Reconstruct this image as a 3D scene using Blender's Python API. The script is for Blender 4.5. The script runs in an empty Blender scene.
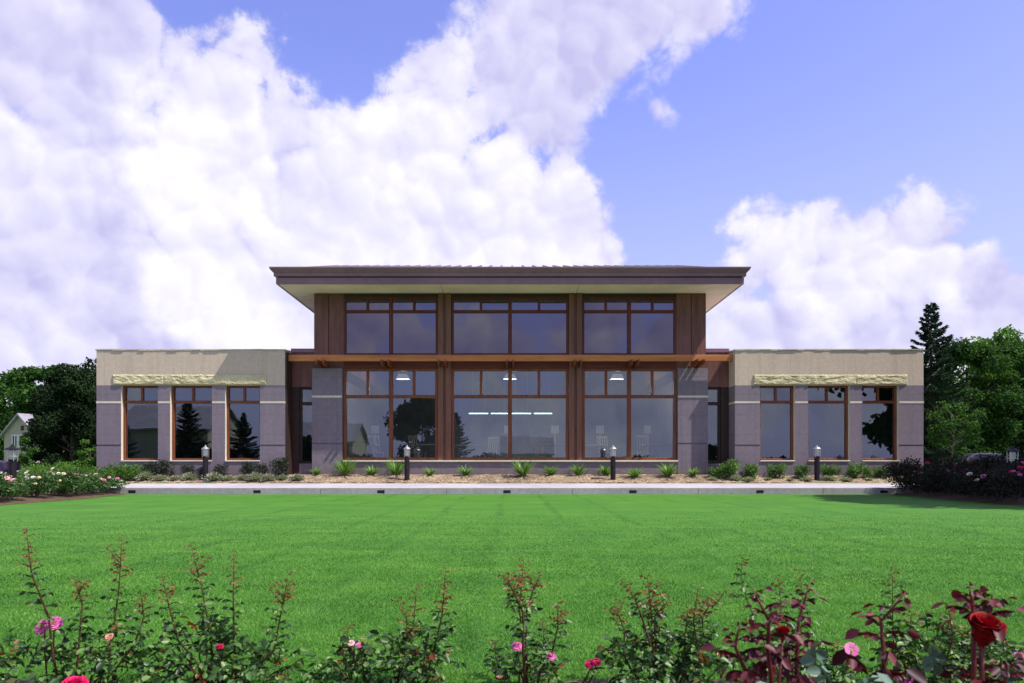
import bpy, bmesh, math, random
import numpy as np
from mathutils import Vector, Matrix, noise as mnoise

random.seed(7)
rng = np.random.default_rng(7)
S = bpy.context.scene
C = S.collection
R = math.radians

# ------------------------------------------------------------------ camera
F, CX, HY, EYE = 768.0, 510.0, 465.0, 0.80     # focal length in pixels, principal column, horizon row, eye height
cd = bpy.data.cameras.new('camera')
cam = bpy.data.objects.new('camera', cd)
C.objects.link(cam)
cam.location = (0, 0, EYE)
cam.rotation_euler = (R(90), 0, 0)
cd.sensor_width = 36.0
cd.lens = 36.0 * F / 1024.0
cd.shift_x = (512 - CX) / 1024.0
cd.shift_y = (HY - 341.5) / 1024.0
cd.clip_start = 0.05
cd.clip_end = 3000
cd.dof.use_dof = True
cd.dof.focus_distance = 20
cd.dof.aperture_fstop = 9.0
S.camera = cam


def PX(px, D):
    return (px - CX) * D / F


def PZ(py, D):
    return EYE + (HY - py) * D / F


def P(px, py, D):
    return Vector((PX(px, D), D, PZ(py, D)))


# ------------------------------------------------------------------ light
SUN = Vector((2.5, -1.0, 4.05)).normalized()
sl = bpy.data.lights.new('sun', 'SUN')
sl.energy = 4.6
sl.angle = R(0.5)
sl.color = (1.0, 0.95, 0.88)
so = bpy.data.objects.new('sun', sl)
C.objects.link(so)
so.rotation_euler = SUN.to_track_quat('Z', 'Y').to_euler()
so.location = (30, -10, 40)
S.view_settings.view_transform = 'Standard'
S.view_settings.look = 'None'
S.view_settings.exposure = 0.5
S.view_settings.gamma = 1.0
S.view_settings.use_curve_mapping = False
S.cycles.max_bounces = 8
S.cycles.transparent_max_bounces = 12
S.cycles.glossy_bounces = 4
S.cycles.diffuse_bounces = 3
S.cycles.use_denoising = True


def srgb(r, g, b):
    f = lambda c: (c / 255 / 12.92) if c / 255 <= 0.04045 else ((c / 255 + 0.055) / 1.055) ** 2.4
    return (f(r), f(g), f(b), 1.0)


class NT:
    """small helper for wiring node trees"""
    def __init__(self, tree):
        self.t = tree

    def n(self, typ, **kw):
        o = self.t.nodes.new(typ)
        for k, v in kw.items():
            setattr(o, k, v)
        return o

    def put(self, sock, v):
        if isinstance(v, bpy.types.NodeSocket):
            self.t.links.new(v, sock)
        elif v is not None:
            sock.default_value = v

    def m(self, op, a, b=None, c=None, clamp=False):
        o = self.n('ShaderNodeMath', operation=op, use_clamp=clamp)
        self.put(o.inputs[0], a)
        if b is not None: self.put(o.inputs[1], b)
        if c is not None: self.put(o.inputs[2], c)
        return o.outputs[0]

    def vm(self, op, a, b=None, out=0):
        o = self.n('ShaderNodeVectorMath', operation=op)
        self.put(o.inputs[0], a)
        if b is not None: self.put(o.inputs[1], b)
        return o.outputs[out]

    def scale(self, a, s):
        o = self.n('ShaderNodeVectorMath', operation='SCALE')
        self.put(o.inputs[0], a)
        self.put(o.inputs['Scale'], s)
        return o.outputs[0]

    def mix(self, f, a, b, blend='MIX'):
        o = self.n('ShaderNodeMix', data_type='RGBA', blend_type=blend)
        self.put(o.inputs[0], f)
        self.put(o.inputs[6], a)
        self.put(o.inputs[7], b)
        return o.outputs[2]

    def noise(self, vec, scale, detail=4, rough=0.55, dist=0.0, lac=2.0):
        o = self.n('ShaderNodeTexNoise')
        self.put(o.inputs['Vector'], vec)
        o.inputs['Scale'].default_value = scale
        o.inputs['Detail'].default_value = detail
        o.inputs['Roughness'].default_value = rough
        o.inputs['Lacunarity'].default_value = lac
        o.inputs['Distortion'].default_value = dist
        return o.outputs[0]

    def smooth(self, v, a, b, lo=0.0, hi=1.0):
        o = self.n('ShaderNodeMapRange', interpolation_type='SMOOTHSTEP')
        self.put(o.inputs[0], v)
        for i, x in enumerate((a, b, lo, hi)):
            self.put(o.inputs[1 + i], x)
        return o.outputs[0]

    def ramp(self, v, *stops):
        o = self.n('ShaderNodeValToRGB')
        self.put(o.inputs[0], v)
        e = o.color_ramp.elements
        while len(e) < len(stops):
            e.new(0.5)
        for i, (p, c) in enumerate(stops):
            e[i].position = p
            e[i].color = c
        return o.outputs[0]


# ------------------------------------------------------------------ sky
def make_world():
    w = bpy.data.worlds.new('World')
    S.world = w
    w.use_nodes = True
    w.cycles.sampling_method = 'MANUAL'
    w.cycles.sample_map_resolution = 256
    t = NT(w.node_tree)
    for n in list(w.node_tree.nodes):
        w.node_tree.nodes.remove(n)
    out = t.n('ShaderNodeOutputWorld')
    bg = t.n('ShaderNodeBackground')
    bg.inputs[1].default_value = 0.1
    sky = t.n('ShaderNodeTexSky', sky_type='NISHITA')
    sky.sun_disc = False
    sky.sun_elevation = math.asin(SUN.z)
    sky.sun_rotation = math.atan2(SUN.x, SUN.y)
    sky.air_density = 1.0
    sky.dust_density = 1.6
    sky.ozone_density = 3.0
    tc = t.n('ShaderNodeTexCoord')
    d = tc.outputs['Generated']
    sep = t.n('ShaderNodeSeparateXYZ')
    t.put(sep.inputs[0], d)
    z = sep.outputs[2]
    # clear air: Nishita, a little more violet as on the slide film
    base = t.mix(1.0, sky.outputs[0], (1.66, 1.36, 2.02, 1), 'MULTIPLY')
    hz = t.smooth(z, 0.50, 0.0)
    base = t.mix(t.m('MULTIPLY', hz, 0.75), base, (4.2, 4.5, 7.4, 1))
    # cumulus banks: (column, row, radius) as angles about the place, white or grey
    white = [(222, 102, 58), (190, 72, 32), (245, 145, 88), (205, 185, 100), (325, 188, 82), (395, 182, 74),
             (300, 240, 120), (430, 235, 112), (520, 215, 70), (555, 240, 58), (480, 300, 115), (380, 320, 120),
             (250, 320, 78), (425, 100, 44), (450, 80, 38), (592, 252, 28), (505, 180, 52), (265, 70, 40),
             (785, 262, 56), (755, 268, 46), (905, 243, 52), (930, 262, 52), (835, 285, 50), (215, 258, 80), (432, 140, 52), (870, 262, 46), (810, 250, 30), (330, 380, 110), (440, 380, 110), (560, 330, 60)]
    grey = [(40, 60, 125), (-60, 200, 200), (60, 205, 150), (60, 310, 150), (-110, 60, 210), (120, 260, 110), (90, 20, 70),
            (560, 40, 92), (635, 5, 74), (540, 112, 54), (690, 8, 40), (515, 80, 62), (592, 66, 48), (552, 146, 26),
            (661, 111, 8), (85, 130, 90), (830, 300, 76), (885, 295, 82), (960, 300, 66), (1012, 310, 52), (742, 300, 36), (860, 335, 74),
            (1050, 300, 44), (1100, 330, 85), (700, 345, 44), (760, 345, 60), (-330, 250, 200), (-200, 330, 160), (150, 370, 130), (20, 400, 130), (860, 400, 110), (960, 390, 100), (740, 390, 70), (1060, 400, 100)]
    back = [(360, 330, 42), (415, 345, 36), (660, 335, 38), (585, 330, 40), (480, 348, 52), (330, 400, 60), (620, 420, 70),
            (740, 380, 60), (900, 350, 90), (180, 330, 80), (60, 380, 90), (520, 440, 60), (250, 200, 110), (700, 180, 120),
            (460, 120, 100), (-200, 200, 220), (1250, 200, 240)]
    side = [(-1, 0.1, 0.3, 0.5), (1, -0.2, 0.25, 0.35), (-0.7, -0.7, 0.6, 0.35), (0.4, -0.5, 0.8, 0.3), (1, 0.45, 0.2, 0.25)]
    n1 = t.noise(d, 5.5, 7, 0.60, 0.3)
    n2 = t.noise(d, 21.0, 7, 0.64, 0.2)

    def vor(vec, sc):
        o = t.n('ShaderNodeTexVoronoi', feature='F1')
        t.put(o.inputs['Vector'], vec)
        o.inputs['Scale'].default_value = sc
        return o.outputs['Distance']
    warp = t.n('ShaderNodeTexNoise')
    t.put(warp.inputs['Vector'], d)
    warp.inputs['Scale'].default_value = 11
    warp.inputs['Detail'].default_value = 4
    dw = t.vm('ADD', d, t.scale(t.vm('SUBTRACT', warp.outputs[1], (0.5, 0.5, 0.5)), 0.07))

    def puffs(vec):
        a_, b_ = vor(vec, 11.0), vor(vec, 27.0)
        return t.m('MULTIPLY_ADD', t.m('MULTIPLY', b_, b_), 0.45, t.m('MULTIPLY', a_, a_))
    v1 = puffs(dw)
    LD = (SUN + Vector((0, 0.2, 0))).normalized()
    v1s = puffs(t.vm('ADD', dw, tuple(LD * 0.014)))
    n3 = t.noise(d, 8.0, 4, 0.5, 0.3)
    n3s = t.noise(t.vm('ADD', d, tuple(LD * 0.03)), 8.0, 4, 0.5, 0.3)
    n4 = t.noise(t.vm('ADD', d, (3.1, 1.7, 0.4)), 4.0, 3, 0.5, 0.2)

    def field(lst, cov=None):
        for it in lst:
            if len(it) == 3:
                px, py, r = it
                v = Vector((px - CX, F, HY - py))
            elif len(it) == 5:
                px, py, r = it[:3]
                v = Vector((px - CX, -F, HY - py))
            else:
                v = Vector(it[:3])
                r = it[3] * v.length
            L = v.length
            dist = t.vm('DISTANCE', d, tuple(v / L), out=1)
            f = t.m('MULTIPLY_ADD', dist, -L / r, 1.0)
            # scale by radius so small puffs stay small
            f = t.m('MULTIPLY', f, min(1.0, (r / L) / 0.085))
            cov = f if cov is None else t.m('SMOOTH_MAX', cov, f, 0.12)
        return cov
    cw = field(white)
    call = field(grey + [b + (0, 0) for b in back] + side, cw)
    nn = t.m('ADD', t.m('MULTIPLY', t.m('SUBTRACT', n1, 0.5), 1.1), t.m('MULTIPLY', t.m('SUBTRACT', n2, 0.5), 0.85))
    puff = t.m('MULTIPLY', t.m('SUBTRACT', 0.28, v1), 0.55)
    tot = t.m('ADD', t.m('ADD', call, nn), puff)
    alpha = None
    wt = t.m('ADD', t.m('ADD', cw, t.m('MULTIPLY', nn, 0.9)), puff)
    wm = t.smooth(wt, -0.22, 0.35)
    alpha = t.smooth(tot, t.m('MULTIPLY_ADD', t.m('SUBTRACT', 1.0, wm), -0.04, -0.13), t.m('MULTIPLY_ADD', t.m('SUBTRACT', 1.0, wm), 0.15, 0.015))
    emb = t.m('ADD', t.m('MULTIPLY', t.m('SUBTRACT', v1s, v1), 0.95), t.m('MULTIPLY', t.m('SUBTRACT', n3, n3s), 1.6))
    emb = t.m('ADD', emb, t.m('MULTIPLY', t.m('SUBTRACT', n2, 0.5), 0.35))
    emb = t.m('MULTIPLY', emb, t.m('MULTIPLY_ADD', wm, -0.1, 1.0))
    sh = t.m('ADD', t.m('MULTIPLY_ADD', wm, 0.48, 0.37), emb)
    sh = t.m('ADD', sh, t.m('MULTIPLY', t.m('SUBTRACT', n4, 0.5), 0.9), clamp=True)
    cc = t.ramp(sh, (0.0, (4.2, 4.1, 6.4, 1)), (0.35, (5.3, 5.2, 7.0, 1)), (0.72, (6.4, 6.3, 7.3, 1)), (1.0, (7.5, 7.3, 7.6, 1)))
    col = t.mix(alpha, base, cc)
    # below the horizon: plain ground tone
    low = t.smooth(z, 0.0, -0.03)
    col = t.mix(low, col, (1.2, 1.6, 0.9, 1))
    t.put(bg.inputs[0], col)
    t.put(out.inputs[0], bg.outputs[0])


make_world()


# ------------------------------------------------------------------ materials
MATS = {}


def mat(name, build):
    if name in MATS:
        return MATS[name]
    m = bpy.data.materials.new(name)
    m.use_nodes = True
    t = NT(m.node_tree)
    b = m.node_tree.nodes['Principled BSDF']
    build(t, b, m.node_tree.nodes['Material Output'])
    MATS[name] = m
    return m


def obco(t):
    g = t.n('ShaderNodeNewGeometry')
    return g.outputs['Position']


def grain(name, c0, c1, scale, rough=0.8, bump=0.2, bscale=None, spec=0.3, stretch=None, blotch=None):
    def f(t, b, o):
        p = obco(t)
        q = t.vm('MULTIPLY', p, stretch) if stretch else p
        n = t.noise(q, scale, 6, 0.65)
        col = t.ramp(n, (0.3, c0), (0.7, c1))
        big = t.noise(p, 0.7 if blotch is None else blotch, 4, 0.6)
        col = t.mix(t.smooth(big, 0.3, 0.75), col, t.mix(1.0, col, (0.80, 0.79, 0.80, 1), 'MULTIPLY'))
        t.put(b.inputs['Base Color'], col)
        b.inputs['Roughness'].default_value = rough
        b.inputs['Specular IOR Level'].default_value = spec
        if bump:
            bp = t.n('ShaderNodeBump')
            bp.inputs['Strength'].default_value = bump
            bp.inputs['Distance'].default_value = 0.02
            t.put(bp.inputs['Height'], t.noise(q, bscale or scale * 2, 5, 0.6))
            t.put(b.inputs['Normal'], bp.outputs[0])
    return mat(name, f)


def panelled(name, c0, c1, jw, jh, oz=0.0, scale=9.0):
    """stone facing with faint panel joints"""
    def f(t, b, o):
        p = obco(t)
        sep = t.n('ShaderNodeSeparateXYZ')
        t.put(sep.inputs[0], p)
        n = t.noise(p, scale, 7, 0.7)
        col = t.ramp(n, (0.28, c0), (0.72, c1))
        fine = t.noise(p, 90, 3, 0.7)
        col = t.mix(t.smooth(fine, 0.5, 0.8, 0, 0.22), col, tuple(x * 0.62 for x in c0[:3]) + (1,))
        streak = t.noise(t.vm('MULTIPLY', p, (3.0, 1.0, 0.25)), 1.6, 5, 0.65)
        col = t.mix(t.smooth(streak, 0.42, 0.75, 0, 0.65), col, t.mix(1.0, col, (0.80, 0.77, 0.76, 1), 'MULTIPLY'))
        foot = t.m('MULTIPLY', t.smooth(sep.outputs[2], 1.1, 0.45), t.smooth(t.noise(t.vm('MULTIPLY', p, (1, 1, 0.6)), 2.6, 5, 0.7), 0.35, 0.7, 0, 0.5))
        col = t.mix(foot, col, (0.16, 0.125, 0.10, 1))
        jx = t.m('ABSOLUTE', t.m('SUBTRACT', t.m('FRACT', t.m('DIVIDE', t.m('ADD', sep.outputs[0], 100.13), jw)), 0.5))
        jz = t.m('ABSOLUTE', t.m('SUBTRACT', t.m('FRACT', t.m('DIVIDE', t.m('ADD', sep.outputs[2], oz), jh)), 0.5))
        jm = t.m('MAXIMUM', t.m('GREATER_THAN', jx, 0.5 - 0.007 / jw), t.m('GREATER_THAN', jz, 0.5 - 0.007 / jh))
        col = t.mix(t.m('MULTIPLY', jm, 0.35), col, tuple(x * 0.5 for x in c0[:3]) + (1,))
        t.put(b.inputs['Base Color'], col)
        b.inputs['Roughness'].default_value = 0.85
        b.inputs['Specular IOR Level'].default_value = 0.25
        bp = t.n('ShaderNodeBump')
        bp.inputs['Strength'].default_value = 0.25
        bp.inputs['Distance'].default_value = 0.012
        t.put(bp.inputs['Height'], t.m('SUBTRACT', t.noise(p, 60, 4, 0.7), jm))
        t.put(b.inputs['Normal'], bp.outputs[0])
    return mat(name, f)


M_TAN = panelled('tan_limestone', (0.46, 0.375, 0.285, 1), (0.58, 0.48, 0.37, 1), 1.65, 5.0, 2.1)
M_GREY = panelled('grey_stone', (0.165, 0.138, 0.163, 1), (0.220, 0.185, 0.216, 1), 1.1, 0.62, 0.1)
M_CREAM = grain('cream_band', (0.55, 0.50, 0.38, 1), (0.68, 0.62, 0.48, 1), 12, bump=0.2)
M_ROCK = grain('rock_faced_limestone', (0.46, 0.41, 0.22, 1), (0.66, 0.60, 0.37, 1), 5, bump=0.35, bscale=26)
M_COPE = grain('coping_stone', (0.50, 0.45, 0.37, 1), (0.66, 0.60, 0.50, 1), 10)
M_PATH = grain('pale_concrete', (0.37, 0.35, 0.355, 1), (0.47, 0.445, 0.45, 1), 6, bump=0.15, bscale=60)
M_KERB = grain('kerb_concrete', (0.30, 0.28, 0.28, 1), (0.42, 0.39, 0.39, 1), 9, bump=0.2)
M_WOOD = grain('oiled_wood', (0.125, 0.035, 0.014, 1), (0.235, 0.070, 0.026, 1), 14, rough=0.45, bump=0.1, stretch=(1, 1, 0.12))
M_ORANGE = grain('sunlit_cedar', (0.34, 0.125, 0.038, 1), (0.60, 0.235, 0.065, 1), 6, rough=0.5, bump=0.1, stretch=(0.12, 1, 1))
M_RED = grain('shaded_red_wood', (0.085, 0.016, 0.010, 1), (0.15, 0.032, 0.018, 1), 12, rough=0.5, bump=0.1, stretch=(0.15, 1, 1))  # darker than the lower frames: shade under the eaves held in the colour
M_COL = grain('column_boards', (0.145, 0.060, 0.038, 1), (0.225, 0.10, 0.064, 1), 8, rough=0.5, bump=0.1, stretch=(1.5, 1, 0.15))
M_SIDE = grain('copper_panel', (0.125, 0.050, 0.042, 1), (0.22, 0.092, 0.078, 1), 3.2, rough=0.5, bump=0.1, stretch=(2.2, 1, 0.35), blotch=1.4)
M_FASC = grain('brown_metal', (0.20, 0.105, 0.135, 1), (0.25, 0.135, 0.165, 1), 5, rough=0.42, bump=0.0, spec=0.4)
M_ROOF = grain('roof_metal', (0.16, 0.12, 0.14, 1), (0.22, 0.17, 0.19, 1), 4, rough=0.4, bump=0.0, spec=0.5)
M_SOFF = grain('cream_soffit', (0.86, 0.70, 0.56, 1), (0.92, 0.76, 0.61, 1), 3, bump=0.05)
M_DARK = grain('dark_bronze', (0.03, 0.016, 0.014, 1), (0.05, 0.025, 0.02, 1), 6, rough=0.5, bump=0.0)
M_PLAS = grain('interior_plaster', (0.17, 0.175, 0.20, 1), (0.22, 0.225, 0.25, 1), 4, bump=0.0)
M_CARP = grain('interior_carpet', (0.07, 0.06, 0.06, 1), (0.12, 0.10, 0.10, 1), 30, bump=0.0)
M_PALEW = grain('pale_wood', (0.66, 0.58, 0.45, 1), (0.74, 0.66, 0.52, 1), 9, rough=0.45, bump=0.05)
M_WHITE = grain('white_paint', (0.74, 0.73, 0.70, 1), (0.80, 0.79, 0.77, 1), 5, bump=0.0)
M_BLACK = grain('black_metal', (0.010, 0.007, 0.012, 1), (0.017, 0.012, 0.019, 1), 8, rough=0.55, bump=0.0, spec=0.25)
M_ALU = mat('brushed_aluminium', lambda t, b, o: (t.put(b.inputs['Base Color'], t.ramp(t.noise(obco(t), 30, 4), (0.3, (0.5, 0.5, 0.5, 1)), (0.7, (0.66, 0.66, 0.66, 1)))),
                                                 t.put(b.inputs['Metallic'], 0.85), t.put(b.inputs['Roughness'], 0.38)))
M_LENS = mat('lamp_glass', lambda t, b, o: (t.put(b.inputs['Base Color'], t.ramp(t.noise(obco(t), 20, 3), (0.3, (0.72, 0.72, 0.70, 1)), (0.7, (0.82, 0.82, 0.8, 1)))),
                                           t.put(b.inputs['Roughness'], 0.2), t.put(b.inputs['Transmission Weight'], 0.35)))
M_TYRE = grain('tyre_rubber', (0.012, 0.012, 0.012, 1), (0.022, 0.022, 0.022, 1), 30, bump=0.0)
M_ASPH = grain('asphalt', (0.035, 0.035, 0.036, 1), (0.07, 0.07, 0.07, 1), 25, rough=0.9, bump=0.3)
M_BARK = grain('bark', (0.06, 0.042, 0.03, 1), (0.14, 0.10, 0.075, 1), 14, bump=0.6, stretch=(1, 1, 0.2))
M_PBARK = grain('pale_bark', (0.22, 0.16, 0.11, 1), (0.34, 0.26, 0.19, 1), 14, bump=0.4, stretch=(1, 1, 0.2))
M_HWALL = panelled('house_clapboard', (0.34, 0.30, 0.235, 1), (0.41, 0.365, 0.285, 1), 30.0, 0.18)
M_SHING = grain('grey_shingles', (0.20, 0.19, 0.21, 1), (0.33, 0.31, 0.34, 1), 9, bump=0.4)


def car_paint(name, col):
    return mat(name, lambda t, b, o: (t.put(b.inputs['Base Color'], t.ramp(t.noise(obco(t), 40, 3), (0.3, col), (0.7, tuple(c * 1.15 for c in col[:3]) + (1,)))),
                                      t.put(b.inputs['Roughness'], 0.5), t.put(b.inputs['Coat Weight'], 0.1), t.put(b.inputs['Specular IOR Level'], 0.25)))


def mulch(t, b, o):
    p = obco(t)
    v = t.n('ShaderNodeTexVoronoi')
    t.put(v.inputs['Vector'], t.vm('MULTIPLY', p, (1, 1.6, 1)))
    v.inputs['Scale'].default_value = 22
    c = t.ramp(v.outputs['Color'], (0.1, (0.10, 0.065, 0.04, 1)), (0.5, (0.29, 0.205, 0.125, 1)), (0.9, (0.50, 0.40, 0.27, 1)))
    c = t.mix(t.smooth(t.noise(p, 1.9, 6, 0.7), 0.45, 0.62, 0, 0.6), c, (0.12, 0.085, 0.05, 1))
    c = t.mix(t.smooth(t.noise(p, 0.8, 5), 0.5, 0.7, 0, 0.5), c, (0.44, 0.35, 0.20, 1))
    t.put(b.inputs['Base Color'], c)
    b.inputs['Roughness'].default_value = 0.95
    bp = t.n('ShaderNodeBump')
    bp.inputs['Strength'].default_value = 0.9
    bp.inputs['Distance'].default_value = 0.04
    t.put(bp.inputs['Height'], v.outputs['Distance'])
    t.put(b.inputs['Normal'], bp.outputs[0])


M_MULCH = mat('wood_mulch', mulch)
M_SOIL = grain('garden_soil', (0.05, 0.033, 0.02, 1), (0.15, 0.10, 0.06, 1), 18, bump=1.0, bscale=30)


def lawn(t, b, o):
    p = obco(t)
    sep = t.n('ShaderNodeSeparateXYZ')
    t.put(sep.inputs[0], p)
    a = t.noise(t.vm('MULTIPLY', p, (1, 0.55, 1)), 70, 5, 0.75)
    c = t.ramp(a, (0.30, (0.027, 0.094, 0.007, 1)), (0.52, (0.060, 0.20, 0.014, 1)), (0.74, (0.122, 0.31, 0.032, 1)))
    m = t.noise(t.vm('MULTIPLY', p, (0.45, 1.2, 1)), 2.2, 6, 0.65)
    c = t.mix(t.smooth(m, 0.45, 0.75, 0, 0.6), c, (0.13, 0.275, 0.032, 1))
    m2 = t.noise(t.vm('MULTIPLY', p, (0.5, 1, 1)), 0.9, 5, 0.6)
    c = t.mix(t.smooth(m2, 0.42, 0.70, 0.0, 0.42), c, (0.030, 0.13, 0.016, 1))
    # faint wheel lines of the mower
    wx = t.m('ADD', sep.outputs[0], t.m('MULTIPLY', t.noise(p, 0.25, 2), 0.35))
    w = t.m('ABSOLUTE', t.m('SUBTRACT', t.m('FRACT', t.m('DIVIDE', wx, 0.95)), 0.5))
    c = t.mix(t.m('MULTIPLY', t.smooth(w, 0.40, 0.485), t.smooth(t.noise(p, 0.5, 3), 0.36, 0.62, 0, 0.50)), c, (0.024, 0.10, 0.011, 1))
    wy = t.m('ADD', sep.outputs[1], t.m('MULTIPLY', t.noise(t.vm('ADD', p, (40, 7, 0)), 0.3, 2), 1.2))
    w = t.m('ABSOLUTE', t.m('SUBTRACT', t.m('FRACT', t.m('DIVIDE', wy, 1.3)), 0.5))
    c = t.mix(t.m('MULTIPLY', t.smooth(w, 0.40, 0.49), t.smooth(t.noise(p, 0.9, 4), 0.42, 0.68, 0, 0.40)), c, (0.17, 0.31, 0.05, 1))
    t.put(b.inputs['Base Color'], c)
    b.inputs['Roughness'].default_value = 0.75
    b.inputs['Specular IOR Level'].default_value = 0.2
    bp = t.n('ShaderNodeBump')
    bp.inputs['Strength'].default_value = 0.75
    bp.inputs['Distance'].default_value = 0.03
    t.put(bp.inputs['Height'], a)
    t.put(b.inputs['Normal'], bp.outputs[0])


M_LAWN = mat('lawn_grass', lawn)


def leafmat(name, *cols, rough=0.5, trans=0.3, spec=0.35, patch=None):
    """leaf colour varies from leaf to leaf"""
    def f(t, b, o):
        g = t.n('ShaderNodeNewGeometry')
        k = g.outputs['Random Per Island']
        if patch:
            k = t.m('ADD', t.m('MULTIPLY', k, 0.6), t.m('MULTIPLY', t.smooth(t.noise(g.outputs['Position'], patch, 3), 0.35, 0.65), 0.4))
        st = [(0.02 + 0.96 * i / (len(cols) - 1), tuple(c) + (1,)) for i, c in enumerate(cols)]
        c = t.ramp(k, *st)
        t.put(b.inputs['Base Color'], c)
        b.inputs['Roughness'].default_value = rough
        b.inputs['Specular IOR Level'].default_value = spec
        tr = t.n('ShaderNodeBsdfTranslucent')
        t.put(tr.inputs[0], t.mix(1.0, c, (1.25, 1.35, 0.6, 1), 'MULTIPLY'))
        ms = t.n('ShaderNodeMixShader')
        ms.inputs[0].default_value = trans
        t.put(ms.inputs[1], b.outputs[0])
        t.put(ms.inputs[2], tr.outputs[0])
        t.put(o.inputs[0], ms.outputs[0])
    return mat(name, f)


L_BLADE = leafmat('grass_blade', (0.026, 0.092, 0.007), (0.054, 0.186, 0.014), (0.100, 0.275, 0.028), (0.20, 0.36, 0.06), rough=0.55, patch=1.6)
L_TREE = leafmat('maple_leaf', (0.014, 0.040, 0.007), (0.030, 0.085, 0.014), (0.078, 0.165, 0.028), patch=0.5, rough=0.7, spec=0.15)
L_LIME = leafmat('young_leaf', (0.045, 0.11, 0.016), (0.085, 0.19, 0.027), (0.14, 0.26, 0.045), patch=0.5, rough=0.65, spec=0.15)
L_DARK = leafmat('dark_leaf', (0.007, 0.014, 0.006), (0.013, 0.028, 0.010), (0.028, 0.056, 0.016), patch=0.4, trans=0.12, rough=0.8, spec=0.08)
L_SPRUCE = leafmat('spruce_needle', (0.012, 0.030, 0.018), (0.024, 0.058, 0.030), (0.042, 0.085, 0.042), trans=0.12)
L_ROSE = leafmat('rose_leaf', (0.010, 0.030, 0.010), (0.026, 0.078, 0.017), (0.080, 0.175, 0.038), (0.17, 0.28, 0.075), rough=0.42, spec=0.38)
L_ROSEB = leafmat('rose_bed_leaf', (0.022, 0.055, 0.015), (0.045, 0.115, 0.022), (0.095, 0.19, 0.04), rough=0.45)
L_ROSED = leafmat('shaded_rose_leaf', (0.010, 0.009, 0.009), (0.017, 0.018, 0.012), (0.030, 0.040, 0.016), rough=0.6, trans=0.1, spec=0.15)  # rose leaf darkened: the right bed's shade is put into the colour
L_YOUNG = leafmat('young_bronze_leaf', (0.16, 0.045, 0.018), (0.20, 0.085, 0.025), (0.13, 0.15, 0.035), rough=0.4)
L_BURG = leafmat('burgundy_leaf', (0.028, 0.005, 0.009), (0.060, 0.007, 0.013), (0.12, 0.014, 0.018), (0.05, 0.008, 0.018), rough=0.5, spec=0.3, trans=0.22)
L_BLUE = leafmat('blue_green_leaf', (0.05, 0.11, 0.07), (0.08, 0.15, 0.10), (0.13, 0.22, 0.15), rough=0.62, spec=0.5, trans=0.15)
L_LILY = leafmat('strap_leaf', (0.06, 0.15, 0.025), (0.12, 0.25, 0.05), (0.22, 0.36, 0.09), rough=0.4)
L_LAV = leafmat('grey_green_leaf', (0.22, 0.24, 0.17), (0.32, 0.34, 0.25), (0.42, 0.43, 0.34), rough=0.7)
L_BOX = leafmat('shrub_leaf', (0.035, 0.09, 0.016), (0.075, 0.175, 0.028), (0.14, 0.26, 0.05), rough=0.45)
L_SHADE = leafmat('dark_shrub_leaf', (0.012, 0.018, 0.012), (0.020, 0.032, 0.016), (0.035, 0.052, 0.024), rough=0.5, trans=0.15)
M_CANE = grain('rose_cane', (0.055, 0.025, 0.016, 1), (0.105, 0.05, 0.024, 1), 40, rough=0.5, bump=0.2)
M_CANEG = grain('green_cane', (0.06, 0.10, 0.025, 1), (0.11, 0.13, 0.04, 1), 40, rough=0.5, bump=0.2)
M_CANER = grain('burgundy_cane', (0.09, 0.014, 0.016, 1), (0.16, 0.028, 0.026, 1), 40, rough=0.4, bump=0.2)


def petal(name, c0, c1):
    def f(t, b, o):
        g = t.n('ShaderNodeNewGeometry')
        k = t.m('ADD', t.m('MULTIPLY', g.outputs['Random Per Island'], 0.7), t.m('MULTIPLY', t.noise(g.outputs['Position'], 60, 3), 0.3))
        c = t.ramp(k, (0.1, c0 + (1,)), (0.9, c1 + (1,)))
        t.put(b.inputs['Base Color'], c)
        b.inputs['Roughness'].default_value = 0.6
        b.inputs['Specular IOR Level'].default_value = 0.15
        tr = t.n('ShaderNodeBsdfTranslucent')
        t.put(tr.inputs[0], c)
        ms = t.n('ShaderNodeMixShader')
        ms.inputs[0].default_value = 0.3
        t.put(ms.inputs[1], b.outputs[0])
        t.put(ms.inputs[2], tr.outputs[0])
        t.put(o.inputs[0], ms.outputs[0])
    return mat(name, f)


PET = {
    'pink': petal('pink_petal', (0.62, 0.07, 0.30), (0.80, 0.27, 0.52)),
    'magenta': petal('magenta_petal', (0.60, 0.008, 0.085), (0.74, 0.03, 0.17)),
    'white': petal('white_petal', (0.80, 0.76, 0.62), (0.86, 0.84, 0.76)),
    'cream': petal('cream_petal', (0.80, 0.64, 0.34), (0.84, 0.76, 0.52)),
    'peach': petal('peach_petal', (0.80, 0.36, 0.22), (0.85, 0.55, 0.40)),
    'blush': petal('blush_petal', (0.78, 0.42, 0.44), (0.85, 0.64, 0.64)),
    'red': petal('red_petal', (0.15, 0.001, 0.003), (0.30, 0.004, 0.007)),
    'yellow': petal('stamen', (0.80, 0.55, 0.06), (0.85, 0.70, 0.20)),
}


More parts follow.
